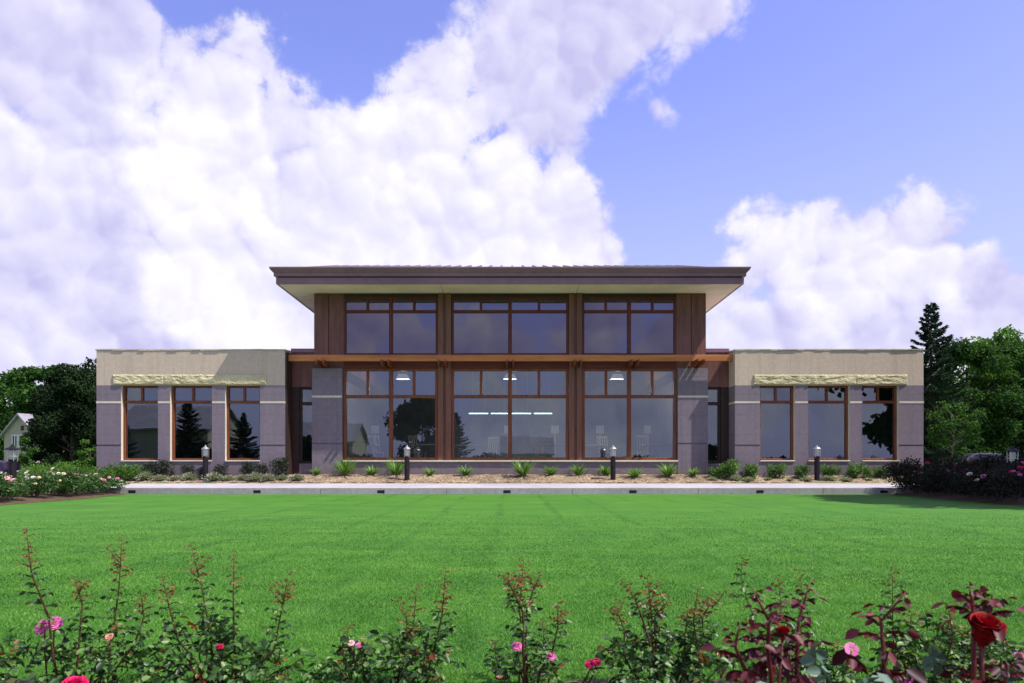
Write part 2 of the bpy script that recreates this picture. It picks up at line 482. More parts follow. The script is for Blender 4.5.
def glass(name, refl, tint, gloss=(0.86, 0.90, 1.0)):
    def f(t, b, o):
        tr = t.n('ShaderNodeBsdfTransparent')
        nz = t.noise(obco(t), 0.6, 2)
        t.put(tr.inputs[0], t.ramp(nz, (0.3, tuple(c * 0.97 for c in tint) + (1,)), (0.7, tint + (1,))))
        gl = t.n('ShaderNodeBsdfGlossy')
        gl.inputs['Roughness'].default_value = 0.0
        gl.inputs[0].default_value = gloss + (1,)
        # float glass: very slight waviness
        bp = t.n('ShaderNodeBump')
        bp.inputs['Strength'].default_value = 0.10
        bp.inputs['Distance'].default_value = 0.01
        t.put(bp.inputs['Height'], t.noise(obco(t), 1.1, 2))
        t.put(gl.inputs['Normal'], bp.outputs[0])
        fr = t.n('ShaderNodeFresnel')
        fr.inputs[0].default_value = 1.5
        fac = t.m('ADD', t.m('MULTIPLY', fr.outputs[0], 0.9), refl, clamp=True)
        ms = t.n('ShaderNodeMixShader')
        t.put(ms.inputs[0], fac)
        t.put(ms.inputs[1], tr.outputs[0])
        t.put(ms.inputs[2], gl.outputs[0])
        t.put(o.inputs[0], ms.outputs[0])
    return mat(name, f)


M_GLASS = glass('coated_glass', 0.13, (0.72, 0.78, 0.85), (0.80, 0.90, 0.98))
M_GLASSU = glass('tinted_glass', 0.115, (0.12, 0.11, 0.18), (0.78, 0.76, 0.96))
M_CGLASS = glass('car_glass', 0.01, (0.25, 0.27, 0.28))
M_TUBE = mat('fluorescent_tube', lambda t, b, o: (t.put(b.inputs['Base Color'], (0.8, 0.8, 0.8, 1)), t.put(b.inputs['Emission Color'], t.ramp(t.noise(obco(t), 3, 2), (0.3, (0.75, 0.95, 0.9, 1)), (0.7, (0.8, 1.0, 0.95, 1)))),
                                                  t.put(b.inputs['Emission Strength'], 4.0)))
M_PEND = mat('lit_shade', lambda t, b, o: (t.put(b.inputs['Base Color'], (0.45, 0.45, 0.46, 1)), t.put(b.inputs['Emission Color'], t.ramp(t.noise(obco(t), 3, 2), (0.3, (0.9, 0.92, 0.9, 1)), (0.7, (1, 1, 0.96, 1)))),
                                           t.put(b.inputs['Emission Strength'], 0.12)))


# ------------------------------------------------------------------ object helpers
ORG = {}


def tag(o, label=None, cat=None, group=None, kind=None):
    if label: o['label'] = label
    if cat: o['category'] = cat
    if group: o['group'] = group
    if kind: o['kind'] = kind
    return o


def thing(name, label, cat, loc=(0, 0, 0), rz=0.0, group=None):
    o = bpy.data.objects.new(name, None)
    o.empty_display_size = 0.2
    C.objects.link(o)
    o.location = loc
    o.rotation_euler = (0, 0, rz)
    ORG[o.name] = Vector(loc)
    return tag(o, label, cat, group)


def copy_tree(o, parent=None):
    c = o.copy()
    C.objects.link(c)
    c.parent = parent
    ORG[c.name] = ORG.get(o.name, Vector())
    for ch in list(o.children):
        copy_tree(ch, c)
    return c


def link(name, me, parent=None, org=None):
    o = bpy.data.objects.new(name, me)
    C.objects.link(o)
    if parent is not None:
        o.parent = parent
        ORG[o.name] = ORG.get(parent.name, Vector())
    else:
        ORG[o.name] = Vector()
    return o


class MB:
    def __init__(self):
        self.v, self.f = [], []

    def add(self, vs, fs):
        k = len(self.v)
        self.v += [tuple(p) for p in vs]
        self.f += [tuple(i + k for i in q) for q in fs]
        return self

    def box(self, x0, x1, y0, y1, z0, z1):
        if x1 < x0: x0, x1 = x1, x0
        if y1 < y0: y0, y1 = y1, y0
        if z1 < z0: z0, z1 = z1, z0
        return self.add([(x0, y0, z0), (x1, y0, z0), (x1, y1, z0), (x0, y1, z0), (x0, y0, z1), (x1, y0, z1), (x1, y1, z1), (x0, y1, z1)],
                        [(3, 2, 1, 0), (4, 5, 6, 7), (0, 1, 5, 4), (1, 2, 6, 5), (2, 3, 7, 6), (3, 0, 4, 7)])

    def tube(self, pts, rad, n=6, cap=True):
        pts = [Vector(p) for p in pts]
        if not isinstance(rad, (list, tuple)):
            rad = [rad] * len(pts)
        rings = []
        for i, p in enumerate(pts):
            d = (pts[min(i + 1, len(pts) - 1)] - pts[max(i - 1, 0)]).normalized()
            a = d.orthogonal().normalized() if i == 0 else (rings_a - d * rings_a.dot(d)).normalized()
            rings_a = a
            b = d.cross(a)
            rings.append([p + (a * math.cos(2 * math.pi * k / n) + b * math.sin(2 * math.pi * k / n)) * rad[i] for k in range(n)])
        vs = [q for r in rings for q in r]
        fs = []
        for i in range(len(pts) - 1):
            for k in range(n):
                fs.append((i * n + k, i * n + (k + 1) % n, (i + 1) * n + (k + 1) % n, (i + 1) * n + k))
        if cap:
            fs.append(tuple(range(n - 1, -1, -1)))
            fs.append(tuple((len(pts) - 1) * n + k for k in range(n)))
        return self.add(vs, fs)

    def lathe(self, prof, c=(0, 0, 0), n=16):
        vs, fs = [], []
        for r, z in prof:
            for k in range(n):
                a = 2 * math.pi * k / n
                vs.append((c[0] + r * math.cos(a), c[1] + r * math.sin(a), c[2] + z))
        for i in range(len(prof) - 1):
            for k in range(n):
                fs.append((i * n + k, i * n + (k + 1) % n, (i + 1) * n + (k + 1) % n, (i + 1) * n + k))
        fs.append(tuple(range(n - 1, -1, -1)))
        fs.append(tuple((len(prof) - 1) * n + k for k in range(n)))
        return self.add(vs, fs)

    def prism(self, poly, axis, a, b):
        """extrude a 2D polygon along axis 'x' (poly in y,z) or 'y' (poly in x,z)"""
        n = len(poly)
        mk = (lambda u, p: (u, p[0], p[1])) if axis == 'x' else (lambda u, p: (p[0], u, p[1]))
        vs = [mk(a, p) for p in poly] + [mk(b, p) for p in poly]
        fs = [tuple(range(n)), tuple(range(2 * n - 1, n - 1, -1))]
        fs += [(i, (i + 1) % n, n + (i + 1) % n, n + i) for i in range(n)]
        return self.add(vs, fs)

    def build(self, name, m, parent=None, smooth=False, bevel=0.0, fix=True):
        org = ORG.get(parent.name, Vector()) if parent is not None else Vector()
        me = bpy.data.meshes.new(name)
        me.from_pydata([(x - org.x, y - org.y, z - org.z) for x, y, z in self.v], [], self.f)
        bm = bmesh.new()
        bm.from_mesh(me)
        if fix:
            bmesh.ops.recalc_face_normals(bm, faces=bm.faces)
        if bevel:
            bmesh.ops.bevel(bm, geom=list(bm.edges), offset=bevel, segments=1, affect='EDGES')
        bm.to_mesh(me)
        bm.free()
        if smooth:
            me.shade_smooth() if hasattr(me, 'shade_smooth') else None
        me.materials.append(m)
        me.update()
        return link(name, me, parent)


def np_mesh(name, V, tmpl, m, parent=None, smooth=False):
    """V: (N, k, 3); tmpl: faces inside one k-vertex piece"""
    N, k = V.shape[0], V.shape[1]
    org = ORG.get(parent.name, Vector()) if parent is not None else Vector()
    V = V.reshape(-1, 3) - np.array(org)
    me = bpy.data.meshes.new(name)
    me.vertices.add(N * k)
    me.vertices.foreach_set('co', V.astype(np.float32).ravel())
    lt = np.concatenate([np.array(f) for f in tmpl])
    loops = (np.arange(N)[:, None] * k + lt[None, :]).ravel()
    sizes = np.tile(np.array([len(f) for f in tmpl]), N)
    starts = np.concatenate([[0], np.cumsum(sizes)[:-1]])
    me.loops.add(len(loops))
    me.loops.foreach_set('vertex_index', loops.astype(np.int32))
    me.polygons.add(len(sizes))
    me.polygons.foreach_set('loop_start', starts.astype(np.int32))
    me.update(calc_edges=True)
    me.validate()
    if smooth:
        me.shade_smooth()
    me.materials.append(m)
    return link(name, me, parent)


def unit(a):
    return a / np.maximum(np.linalg.norm(a, axis=-1, keepdims=True), 1e-9)


def rdir(n, r=None):
    return unit((r or rng).normal(size=(n, 3)))


LEAF_T = [(0, 1, 2, 3), (0, 3, 4, 5)]


def leaves(pos, dirs, nrm, size, wid=0.55, fold=0.18, droop=0.12):
    """leaf blades of six vertices folded along the midrib"""
    pos, dirs = np.asarray(pos, float), unit(np.asarray(dirs, float))
    nrm = np.asarray(nrm, float)
    nrm = unit(nrm - dirs * (nrm * dirs).sum(-1, keepdims=True))
    side = np.cross(dirs, nrm)
    s = np.asarray(size, float).reshape(-1, 1)
    w = s * wid * 0.5
    base = pos
    tip = pos + dirs * s - nrm * s * droop
    l1 = pos + dirs * s * 0.32 + side * w * 0.92 + nrm * s * fold * 0.8
    l2 = pos + dirs * s * 0.68 + side * w * 0.85 + nrm * s * (fold * 0.7 - droop * 0.3)
    r1 = pos + dirs * s * 0.32 - side * w * 0.92 + nrm * s * fold * 0.8
    r2 = pos + dirs * s * 0.68 - side * w * 0.85 + nrm * s * (fold * 0.7 - droop * 0.3)
    return np.stack([base, l1, l2, tip, r2, r1], axis=1)


# ------------------------------------------------------------------ ground
def sheet(name, poly, z, m, label=None):
    o = MB().add([(x, y, z) for x, y in poly], [tuple(range(len(poly)))]).build(name, m, fix=False)
    return tag(o, kind='structure')


sheet('lawn', [(-900, -700), (900, -700), (900, 1500), (-900, 1500)], 0.0, M_LAWN)


def grid(name, xs, ys, zf, m, skirt=0.0):
    nx, ny = len(xs), len(ys)
    vs = [(x, y, zf(x, y)) for y in ys for x in xs]
    fs = [(j * nx + i, j * nx + i + 1, (j + 1) * nx + i + 1, (j + 1) * nx + i) for j in range(ny - 1) for i in range(nx - 1)]
    return MB().add(vs, fs).build(name, m, fix=False, smooth=True)


# foreground rose bed soil, wavy edge towards the lawn
xs = np.linspace(-7, 7, 90)
ys = np.linspace(-2.0, 1.0, 14)
o = grid('soil_bed', xs, ys, lambda x, y: 0.0, M_SOIL)
for v in o.data.vertices:
    t_ = (v.co.y + 2.0) / 3.0
    edge = 2.80 + 0.05 * math.sin(v.co.x * 2.3) + random.uniform(-0.03, 0.03)
    v.co.y = -2.0 + t_ * (edge + 2.0)
    v.co.z = 0.006 + (0.03 * random.random() + 0.025) * min(1, (1 - t_) * 6)
tag(o, kind='structure')


def side_bed(s):
    pts = []
    xs = np.linspace(0, 1, 16)
    ys = np.linspace(13.0, 20.9, 30)
    vs, fs = [], []
    for y in ys:
        e = 9.95 + 0.38 * max(0, (y - 15.0) / 6.0) + 0.10 * math.sin(y * 1.3)
        for x in xs:
            X = e + x * 6.5
            vs.append((s * X, y, 0.006 + 0.16 * min(1.0, x * 3) + random.uniform(0, 0.03) * min(1, x * 6)))
    nx = len(xs)
    for j in range(len(ys) - 1):
        for i in range(nx - 1):
            q = (j * nx + i, j * nx + i + 1, (j + 1) * nx + i + 1, (j + 1) * nx + i)
            fs.append(q if s > 0 else q[::-1])
    return tag(MB().add(vs, fs).build('soil_bed', M_SOIL, smooth=True, fix=False), kind='structure')


side_bed(-1)
side_bed(1)

# walk: a raised slab with a kerb face to the lawn
YK0, YK1, YP1 = 21.0, 21.18, 23.0
zK, zP = PZ(488, 21.0), PZ(483.3, 23.0)
path = MB().prism([(YK1, zK), (YP1, zP), (YP1, 0.0), (YK1, 0.0)], 'x', -17, 17).build('path', M_PATH)
tag(path, kind='structure')
kb = MB()
kx = [-17] + [PX(p, 21.0) for p in (85, 320, 383, 446, 572, 698, 823)] + [17]
for a, b in zip(kx[:-1], kx[1:]):
    kb.box(a + 0.006, b - 0.006, YK0, YK1 - 0.002, -0.05, zK + 0.004)
kerb = tag(kb.build('kerb', M_KERB, bevel=0.008), kind='structure')
for px in (132, 257, 381, 507, 633, 760, 884):
    MB().box(PX(px - 3.6, 21), PX(px + 3.6, 21), 20.996, 21.03, PZ(493, 21), PZ(490.2, 21)).build('drain_slot', M_BLACK, kerb)

# mulch bed between walk and walls


def mulch_z(x, y):
    z = np.interp(y, [22.98, 23.4, 24.0, 24.7, 25.2], [zP + 0.012, 0.345, 0.475, 0.50, 0.50])
    return float(z) + random.uniform(-0.02, 0.02)


o = grid('mulch_bed', np.linspace(-16, 16, 260), np.linspace(22.99, 25.0, 22), mulch_z, M_MULCH)
tag(o, kind='structure')
sheet('parking_lot', [(15, 36), (60, 36), (60, 48), (15, 48)], 0.004, M_ASPH)
sheet('driveway', [(-60, 36), (-17, 36), (-17, 48), (-60, 48)], 0.004, M_ASPH)


# grass blades, thick near the viewer
def grass():
    N = 520000
    u = rng.random(N)
    D = 2.72 * np.exp(u * math.log(15.0 / 2.72))
    X = (rng.random(N) - 0.5) * 2 * (D * 0.70 + 0.3)
    ln = np.abs(((X + 0.12 * np.sin(D * 0.4)) / 0.95) % 1.0 - 0.5)
    keep = ~((ln > 0.44) & (rng.random(N) < 0.3))
    keep &= (np.abs(X) < 9.9) & (rng.random(N) > (D - 5.0) / 8.0)
    D, X = D[keep], X[keep]
    n = len(D)
    h = 0.005 + 0.011 * rng.random(n)
    w = 0.0006 + 0.00036 * D
    a = rng.random(n) * 6.283
    lean = 0.3 + 0.9 * rng.random(n)
    la = rng.random(n) * 6.283
    base = np.stack([X, D, np.zeros(n)], 1)
    sd = np.stack([np.cos(a), np.sin(a), np.zeros(n)], 1) * w[:, None]
    tip = base + np.stack([np.cos(la) * lean * h, np.sin(la) * lean * h, h], 1)
    V = np.stack([base - sd, base + sd, tip], 1)
    o = np_mesh('lawn_blades', V, [(0, 1, 2)], L_BLADE)
    tag(o, 'short mown grass blades of the lawn', 'grass', kind='stuff')


grass()

# ------------------------------------------------------------------ the building
DW, DT, DP_, DE = 24.0, 24.65, 24.5, 23.3      # wing face, tower glass and siding, tower piers, eave
B = thing('library_building', 'long stone and glass pavilion with raised central hall and two flat-roofed wings', 'building', (0, 24.0, 0.3))


def zw(py): return PZ(py, DW)
def xw(off): return off * DW / F
def zt(py): return PZ(py, DT)
def xt(off): return off * DT / F
def zp(py): return PZ(py, DP_)
def xp(off): return off * DP_ / F


def glazing(x0, x1, z0, z1, y, fw, mull, trans, munt, parent, wood, gl, mw=0.12, tw=0.10, uw=0.075, sill=None, dep=0.10, rail=None):
    """timber window: frame mesh, then its panes (and sill) as sub-parts"""
    if x1 < x0: x0, x1 = x1, x0
    m = MB()
    ya, yb = y - dep / 2, y + dep / 2
    m.box(x0, x0 + fw, ya, yb, z0, z1)
    m.box(x1 - fw, x1, ya, yb, z0, z1)
    m.box(x0 + fw, x1 - fw, ya + 0.002, yb - 0.002, z0, z0 + fw)
    m.box(x0 + fw, x1 - fw, ya + 0.002, yb - 0.002, z1 - fw, z1)
    xs = [x0 + fw] + sorted(mull) + [x1 - fw]
    for q in mull:
        m.box(q - mw / 2, q + mw / 2, ya + 0.004, yb - 0.004, z0 + fw, z1 - fw)
    cells = []
    for i in range(len(xs) - 1):
        a = xs[i] + (mw / 2 if i else 0)
        b = xs[i + 1] - (mw / 2 if i < len(xs) - 2 else 0)
        m.box(a, b, ya + 0.008, yb - 0.008, trans - tw / 2, trans + tw / 2)
        cells.append((a, b, z0 + fw, trans - tw / 2))
        c = (a + b) / 2
        if munt:
            m.box(c - uw / 2, c + uw / 2, ya + 0.012, yb - 0.012, trans + tw / 2, z1 - fw)
            cells += [(a, c - uw / 2, trans + tw / 2, z1 - fw), (c + uw / 2, b, trans + tw / 2, z1 - fw)]
        else:
            cells.append((a, b, trans + tw / 2, z1 - fw))
    fr = m.build('window', wood, parent, bevel=0.006)
    for a, b, c, d in cells:
        yy = y + 0.015 + random.uniform(-0.002, 0.002)
        tl, tl2 = random.uniform(-0.002, 0.002), random.uniform(-0.0015, 0.0015)
        pm = MB()
        pm.add([(a - .01, yy - tl, c - .01), (b + .01, yy + tl, c - .01), (b + .01, yy + tl + tl2, d + .01), (a - .01, yy - tl + tl2, d + .01)], [(0, 1, 2, 3)])
        pm.build('pane', gl, fr, fix=False)
    if sill:
        sx0, sx1, sy0, sy1, sz0, sz1, sm = sill
        MB().box(sx0, sx1, sy0, sy1, sz0, sz1).build('sill', sm, fr, bevel=0.008)
    return fr


def wing(s):
    zb, ztop = 0.30, zw(349.2)
    zt_, zg1, zg0, zl1, zl0, zs = zw(385.3), zw(401.3), zw(403.3), zw(444.6), zw(446.2), zw(461.8)
    X = lambda off: s * xw(off)
    pil = [(225, 250), (285, 298), (340, 352), (389, 413.5)]
    win = [(250, 285), (298, 340), (352, 389)]
    g = MB()
    for i, (a, b) in enumerate(pil):
        wide = i in (0, 3)
        if wide:
            g.box(X(a), X(b), DW, DW + 0.35, zb, zl0)
            g.box(X(a), X(b), DW + 0.035, DW + 0.35, zl0, zl1)
            g.box(X(a), X(b), DW, DW + 0.35, zl1, zg0)
        else:
            g.box(X(a), X(b), DW, DW + 0.35, zs, zg0)
        g.box(X(a), X(b), DW + 0.004, DW + 0.35, zg0, zg1)
        g.box(X(a), X(b), DW, DW + 0.35, zg1, zt_)
    for a, b in [(250, 389)]:
        g.box(X(a), X(b), DW, DW + 0.35, zb, zs)
    # side and rear walls
    xi, xo = xw(225), xw(413.5)
    for a, b in ((xi, xi + 0.35), (xo - 0.35, xo)):
        g.box(s * a, s * b, DW + 0.35, 35, zb, zg0)
        g.box(s * (a + 0.003), s * (b - 0.003), DW + 0.35, 35, zg0, zg1)
        g.box(s * a, s * b, DW + 0.35, 35, zg1, zt_)
    g.box(s * (xi + 0.35), s * (xo - 0.35), 34.65, 35, zb, zt_)
    g.build('stone_wall', M_GREY, B)
    c = MB()
    for a, b in pil:
        e0 = 0.006 if a == 225 else 0.0
        e1 = 0.006 if b == 413.5 else 0.0
        c.box(s * (xw(a) - e0), s * (xw(b) + e1), DW - 0.008, DW + 0.003, zg0, zg1)
    c.box(s * (xi - 0.006), s * (xi + 0.002), DW + 0.003, 35, zg0, zg1)
    c.box(s * (xo - 0.002), s * (xo + 0.006), DW + 0.003, 35, zg0, zg1)
    c.build('string_course', M_CREAM, B)
    p = MB()
    p.box(s * xi, s * xo, DW, DW + 0.35, zt_, ztop)
    p.box(s * xi, s * (xi + 0.35), DW + 0.35, 35, zt_, ztop)
    p.box(s * (xo - 0.35), s * xo, DW + 0.35, 35, zt_, ztop)
    p.box(s * (xi + 0.35), s * (xo - 0.35), 34.65, 35, zt_, ztop)
    p.build('parapet_wall', M_TAN, B)
    # rough coping stones along the top
    k = MB()
    x = xi - 0.02
    r_ = random.Random(11 + s)
    while x < xo:
        w_ = min(r_.uniform(0.14, 0.45), xo + 0.03 - x)
        pr = r_.uniform(0.012, 0.034)
        k.box(s * x, s * (x + w_ - 0.004), DW - pr, DW + 0.38, ztop - r_.uniform(0.02, 0.05), ztop + r_.uniform(0.0, 0.008))
        x += w_
    k.box(s * (xi - 0.02), s * (xi + 0.38), DW + 0.381, 35.02, ztop - 0.02, ztop + 0.03)
    k.box(s * (xo - 0.38), s * (xo + 0.03), DW + 0.381, 35.02, ztop - 0.02, ztop + 0.03)
    k.build('coping', M_COPE, B)
    MB().box(s * (xi + 0.351), s * (xo - 0.351), DW + 0.351, 34.64, 4.0, 4.15).build('roof_deck', M_KERB, B)
    MB().box(s * (xi + 0.351), s * (xo - 0.351), DW + 0.351, 34.64, 0.6, 0.78).build('floor_slab', M_CARP, B)
    # rock-faced lintel, displaced lumps
    L0, L1, h0, h1 = xw(243.5), xw(397), zw(384.6), zw(374.8)
    nx, nz = 170, 12
    vs, fs = [], []
    for j in range(nz):
        for i in range(nx):
            u, w_ = i / (nx - 1), j / (nz - 1)
            q = Vector((i * 0.16 + s * 40, j * 0.30, 1.3))
            d = 0.040 + 0.020 * mnoise.noise(q) + 0.010 * mnoise.noise(q * 2.7) + 0.004 * r_.random()
            if i in (0, nx - 1) or j in (0, nz - 1):
                d = 0.022
            if abs((u * 3) % 1) < 0.006:
                d = 0.015
            vs.append((s * (L0 + (L1 - L0) * u), DW - d, h0 + (h1 - h0) * w_ + (r_.uniform(-0.012, 0.012) if 0 < j < nz else 0)))
    for j in range(nz - 1):
        for i in range(nx - 1):
            fs.append((j * nx + i, j * nx + i + 1, (j + 1) * nx + i + 1, (j + 1) * nx + i))
    n0 = len(vs)
    vs += [(s * L0, DW - 0.004, h0), (s * L1, DW - 0.004, h0), (s * L1, DW - 0.004, h1), (s * L0, DW - 0.004, h1)]
    fs += [tuple(list(range(nx - 1, -1, -1)) + [n0, n0 + 1]), tuple(list(range((nz - 1) * nx, nz * nx)) + [n0 + 2, n0 + 3])]
    fs += [tuple([j * nx for j in range(nz)] + [n0 + 3, n0]), tuple([j * nx + nx - 1 for j in range(nz - 1, -1, -1)] + [n0 + 1, n0 + 2])]
    MB().add(vs, fs).build('lintel', M_ROCK, B)
    for a, b in win:
        e = 0.003
        x0, x1 = sorted((X(a), X(b)))
        glazing(x0 + e, x1 - e, zs + 0.05, zt_ - 0.003, DW + 0.19, 0.06, [], zw(401.6), True, B, M_WOOD, M_GLASS, tw=0.085, uw=0.07,
                sill=(x0 + e, x1 - e, DW - 0.03, DW + 0.24, zs + 0.004, zs + 0.048, M_CREAM))
    for a, b in win:  # pale liners added so the window reveals look sunlit
        m = MB()
        for q, e in ((a, 1), (b, -1)):
            m = MB()
            m.box(s * (xw(q) + e * 0.0005), s * (xw(q) + e * 0.0028), DW + 0.005, DW + 0.135, zs + 0.05, zt_ - 0.004)
            m.build('sunlit_jamb_liner', M_CREAM, B)
    # recessed link between wing and hall
    y = DT + 0.02
    xa, xb, xc = xp(198) - 0.05, xt(211), xw(225) - 0.003
    MB().box(s * xa, s * xc, y, y + 0.3, zt(387), zt(352.5)).build('siding', M_SIDE, B)
    MB().box(s * xa, s * xc, y - 0.04, y + 0.34, zt(352.5) + 0.003, zt(348.6)).build('flashing', M_FASC, B)
    MB().box(s * xb, s * xc, y + 0.0, y + 0.3, 0.3, zt(387) - 0.003).build('corner_post', M_DARK, B)
    if s < 0:  # dark strip laid over the inner side of the left wing only
        MB().box(-xw(225) + 0.008, -xw(225) + 0.05, DW + 0.02, y - 0.045, 0.3, zw(352)).build('corner_post', M_DARK, B)
    MB().box(s * xa, s * xb, y, y + 0.3, 0.3, zt(463.5)).build('stone_wall', M_GREY, B)
    x0, x1 = sorted((s * (xa + 0.002), s * (xb - 0.003)))
    glazing(x0, x1, zt(463.3), zt(387.2), y + 0.12, 0.06, [], zt(403.3), False, B, M_DARK, M_GLASS, tw=0.1)
    MB().box(s * (xa), s * xc, y + 0.34, 35, zt(352.5), zt(352.5) + 0.1).build('roof_deck', M_KERB, B)


wing(-1)
wing(1)


def hall():
    ZS = PZ(284, DE)                   # underside of the soffit
    zb = 0.30
    zpier = zp(368.2)
    for s in (-1, 1):
        # stone pier with band and reglet
        g = MB()
        xi, xo = s * xp(168), s * xp(198)
        g.box(xi, xo, DP_, DP_ + 0.6, zb, zp(444.3))
        g.box(xi, xo, DP_ + 0.03, DP_ + 0.6, zp(444.3), zp(442.9))
        g.box(xi, xo, DP_, DP_ + 0.6, zp(442.9), zp(397.6))
        g.box(xi, xo, DP_ + 0.003, DP_ + 0.6, zp(397.6), zp(395.5))
        g.box(xi, xo, DP_, DP_ + 0.6, zp(395.5), zpier)
        g.build('stone_pier', M_GREY, B)
        MB().box(xi, xo + s * 0.005, DP_ - 0.008, DP_ + 0.002, zp(397.6), zp(395.5)).build('string_course', M_CREAM, B)
        # copper siding above, two boards with a dark joint and a standing rib
        x0, x1, xj = s * xt(166), s * xt(195.5), s * xt(181)
        m = MB()
        m.box(x0, xj - s * 0.012, DT - 0.05, DT + 0.3, zpier + 0.003, ZS - 0.004)
        m.box(xj + s * 0.012, x1, DT - 0.05, DT + 0.3, zpier + 0.003, ZS - 0.004)
        m.box(xj - s * 0.012, xj + s * 0.012, DT - 0.01, DT + 0.3, zpier + 0.003, ZS - 0.004)
        m.box(s * xt(186.5), s * xt(188), DT - 0.062, DT - 0.051, zpier + 0.003, ZS - 0.004)
        m.box(s * xt(166) + s * 0.02, s * xt(195.5), DT + 0.301, 37, 3.9, ZS - 0.004)
        m.build('siding', M_SIDE, B)
        # timber column between bays: two boards with a recessed channel
        m = MB()
        a, b = xt(58.7), xt(71.8)
        w3 = (b - a)
        m.box(s * a, s * (a + w3 * 0.40), DT - 0.10, DT + 0.2, zt(461) + 0.002, ZS - 0.004)
        m.box(s * (b - w3 * 0.40), s * b, DT - 0.10, DT + 0.2, zt(461) + 0.002, ZS - 0.004)
        m.box(s * (a + w3 * 0.40), s * (b - w3 * 0.40), DT - 0.03, DT + 0.2, zt(461) + 0.002, ZS - 0.004)
        m.build('column', M_COL, B)
    # low wall and its pale sill
    MB().box(-xp(168) + 0.002, xp(168) - 0.002, DP_ + 0.02, DP_ + 0.4, zb, zp(462)).build('stone_wall', M_GREY, B)
    MB().box(-xp(168) + 0.003, xp(168) - 0.003, DP_ - 0.03, DP_ + 0.4, zp(462) + 0.002, zp(460.2)).build('sill', M_CREAM, B, bevel=0.006)
    bays = [(-166, -72), (-58.5, 58.5), (72, 166)]
    for a, b in bays:
        x0, x1 = xt(a), xt(b)
        c = (x0 + x1) / 2
        glazing(x0 + 0.003, x1 - 0.003, zp(460.2) + 0.004, zt(368.5), DT, 0.085, [c], zt(396.6), True, B, M_WOOD, M_GLASS, mw=0.125, tw=0.10, uw=0.085)
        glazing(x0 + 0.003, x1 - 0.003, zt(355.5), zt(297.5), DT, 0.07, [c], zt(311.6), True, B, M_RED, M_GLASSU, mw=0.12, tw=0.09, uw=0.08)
        MB().box(x0 + 0.003, x1 - 0.003, DT - 0.07, DT + 0.2, zt(368.5) + 0.003, zt(355.5) - 0.003).build('spandrel', M_RED, B)
        MB().box(x0 + 0.003, x1 - 0.003, DT - 0.06, DT + 0.2, zt(297.5) + 0.003, ZS - 0.005).build('head_board', M_DARK, B)  # dark bronze tone carries the shade under the soffit
    # roof: soffit, profiled fascia, metal sheets with standing seams
    hx, yf, yb_ = 234 * DE / F, DE, 37.6
    MB().box(-hx + 0.05, hx - 0.05, yf + 0.05, yb_ - 0.05, ZS + 0.012, ZS + 0.05).build('soffit', M_SOFF, B)
    for off in (-66, 66):
        MB().box(xt(off) - 0.006, xt(off) + 0.006, yf + 0.05, DT - 0.06, ZS + 0.007, ZS + 0.0115).build('soffit_joint', M_FASC, B)
    prof = [(-0.05, ZS), (0, ZS), (0, ZS + 0.185), (-0.05, ZS + 0.19), (-0.05, ZS + 0.225), (0.055, ZS + 0.23), (0.055, ZS + 0.32), (0.075, ZS + 0.335),
            (0.15, ZS + 0.42), (0.15, ZS + 0.445), (0.165, ZS + 0.45), (0.165, ZS + 0.485)]
    vs, fs = [], []
    for o_, z in prof:
        vs += [(-hx - o_, yf - o_, z), (hx + o_, yf - o_, z), (hx + o_, yb_ + o_, z), (-hx - o_, yb_ + o_, z)]
    for i in range(len(prof) - 1):
        for k in range(4):
            fs.append((i * 4 + k, i * 4 + (k + 1) % 4, (i + 1) * 4 + (k + 1) % 4, (i + 1) * 4 + k))
    n = len(prof) - 1
    fs.append((n * 4, n * 4 + 1, n * 4 + 2, n * 4 + 3))
    vs += [(-hx + .05, yf + .05, ZS + 0.06), (hx - .05, yf + .05, ZS + 0.06), (hx - .05, yb_ - .05, ZS + 0.06), (-hx + .05, yb_ - .05, ZS + 0.06)]
    k0 = len(vs) - 4
    for k in range(4):
        fs.append(((k + 1) % 4, k, k0 + k, k0 + (k + 1) % 4))
    MB().add(vs, fs).build('fascia', M_FASC, B)
    zr = ZS + 0.487
    r = MB()
    hw, slope, yr = 6.82, 0.272, 30.4
    y0 = yf + 0.25
    r.add([(-hw, y0, zr), (hw, y0, zr), (hw, yr, zr + (yr - y0) * slope), (-hw, yr, zr + (yr - y0) * slope), (hw, yb_ - 0.3, zr), (-hw, yb_ - 0.3, zr)],
          [(0, 1, 2, 3), (3, 2, 4, 5), (0, 3, 5), (1, 4, 2), (0, 5, 4, 1)])
    x = -hw + 0.02
    while x < hw:
        r.add([(x - .03, y0, zr), (x + .03, y0, zr), (x + .03, yr, zr + (yr - y0) * slope), (x - .03, yr, zr + (yr - y0) * slope),
               (x - .022, y0 - .01, zr + .075), (x + .022, y0 - .01, zr + .075), (x + .022, yr, zr + .075 + (yr - y0) * slope), (x - .022, yr, zr + .075 + (yr - y0) * slope)],
              [(4, 5, 6, 7), (0, 1, 5, 4), (1, 2, 6, 5), (2, 3, 7, 6), (3, 0, 4, 7)])
        x += 0.405
    r.build('roof', M_ROOF, B)
    # sunshade: a cedar beam carried on paired outriggers
    yb0, yb1 = 24.20, 24.31
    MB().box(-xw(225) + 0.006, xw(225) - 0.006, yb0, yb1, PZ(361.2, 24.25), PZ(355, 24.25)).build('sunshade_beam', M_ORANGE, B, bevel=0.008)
    z1 = PZ(361.2, 24.25) - 0.003
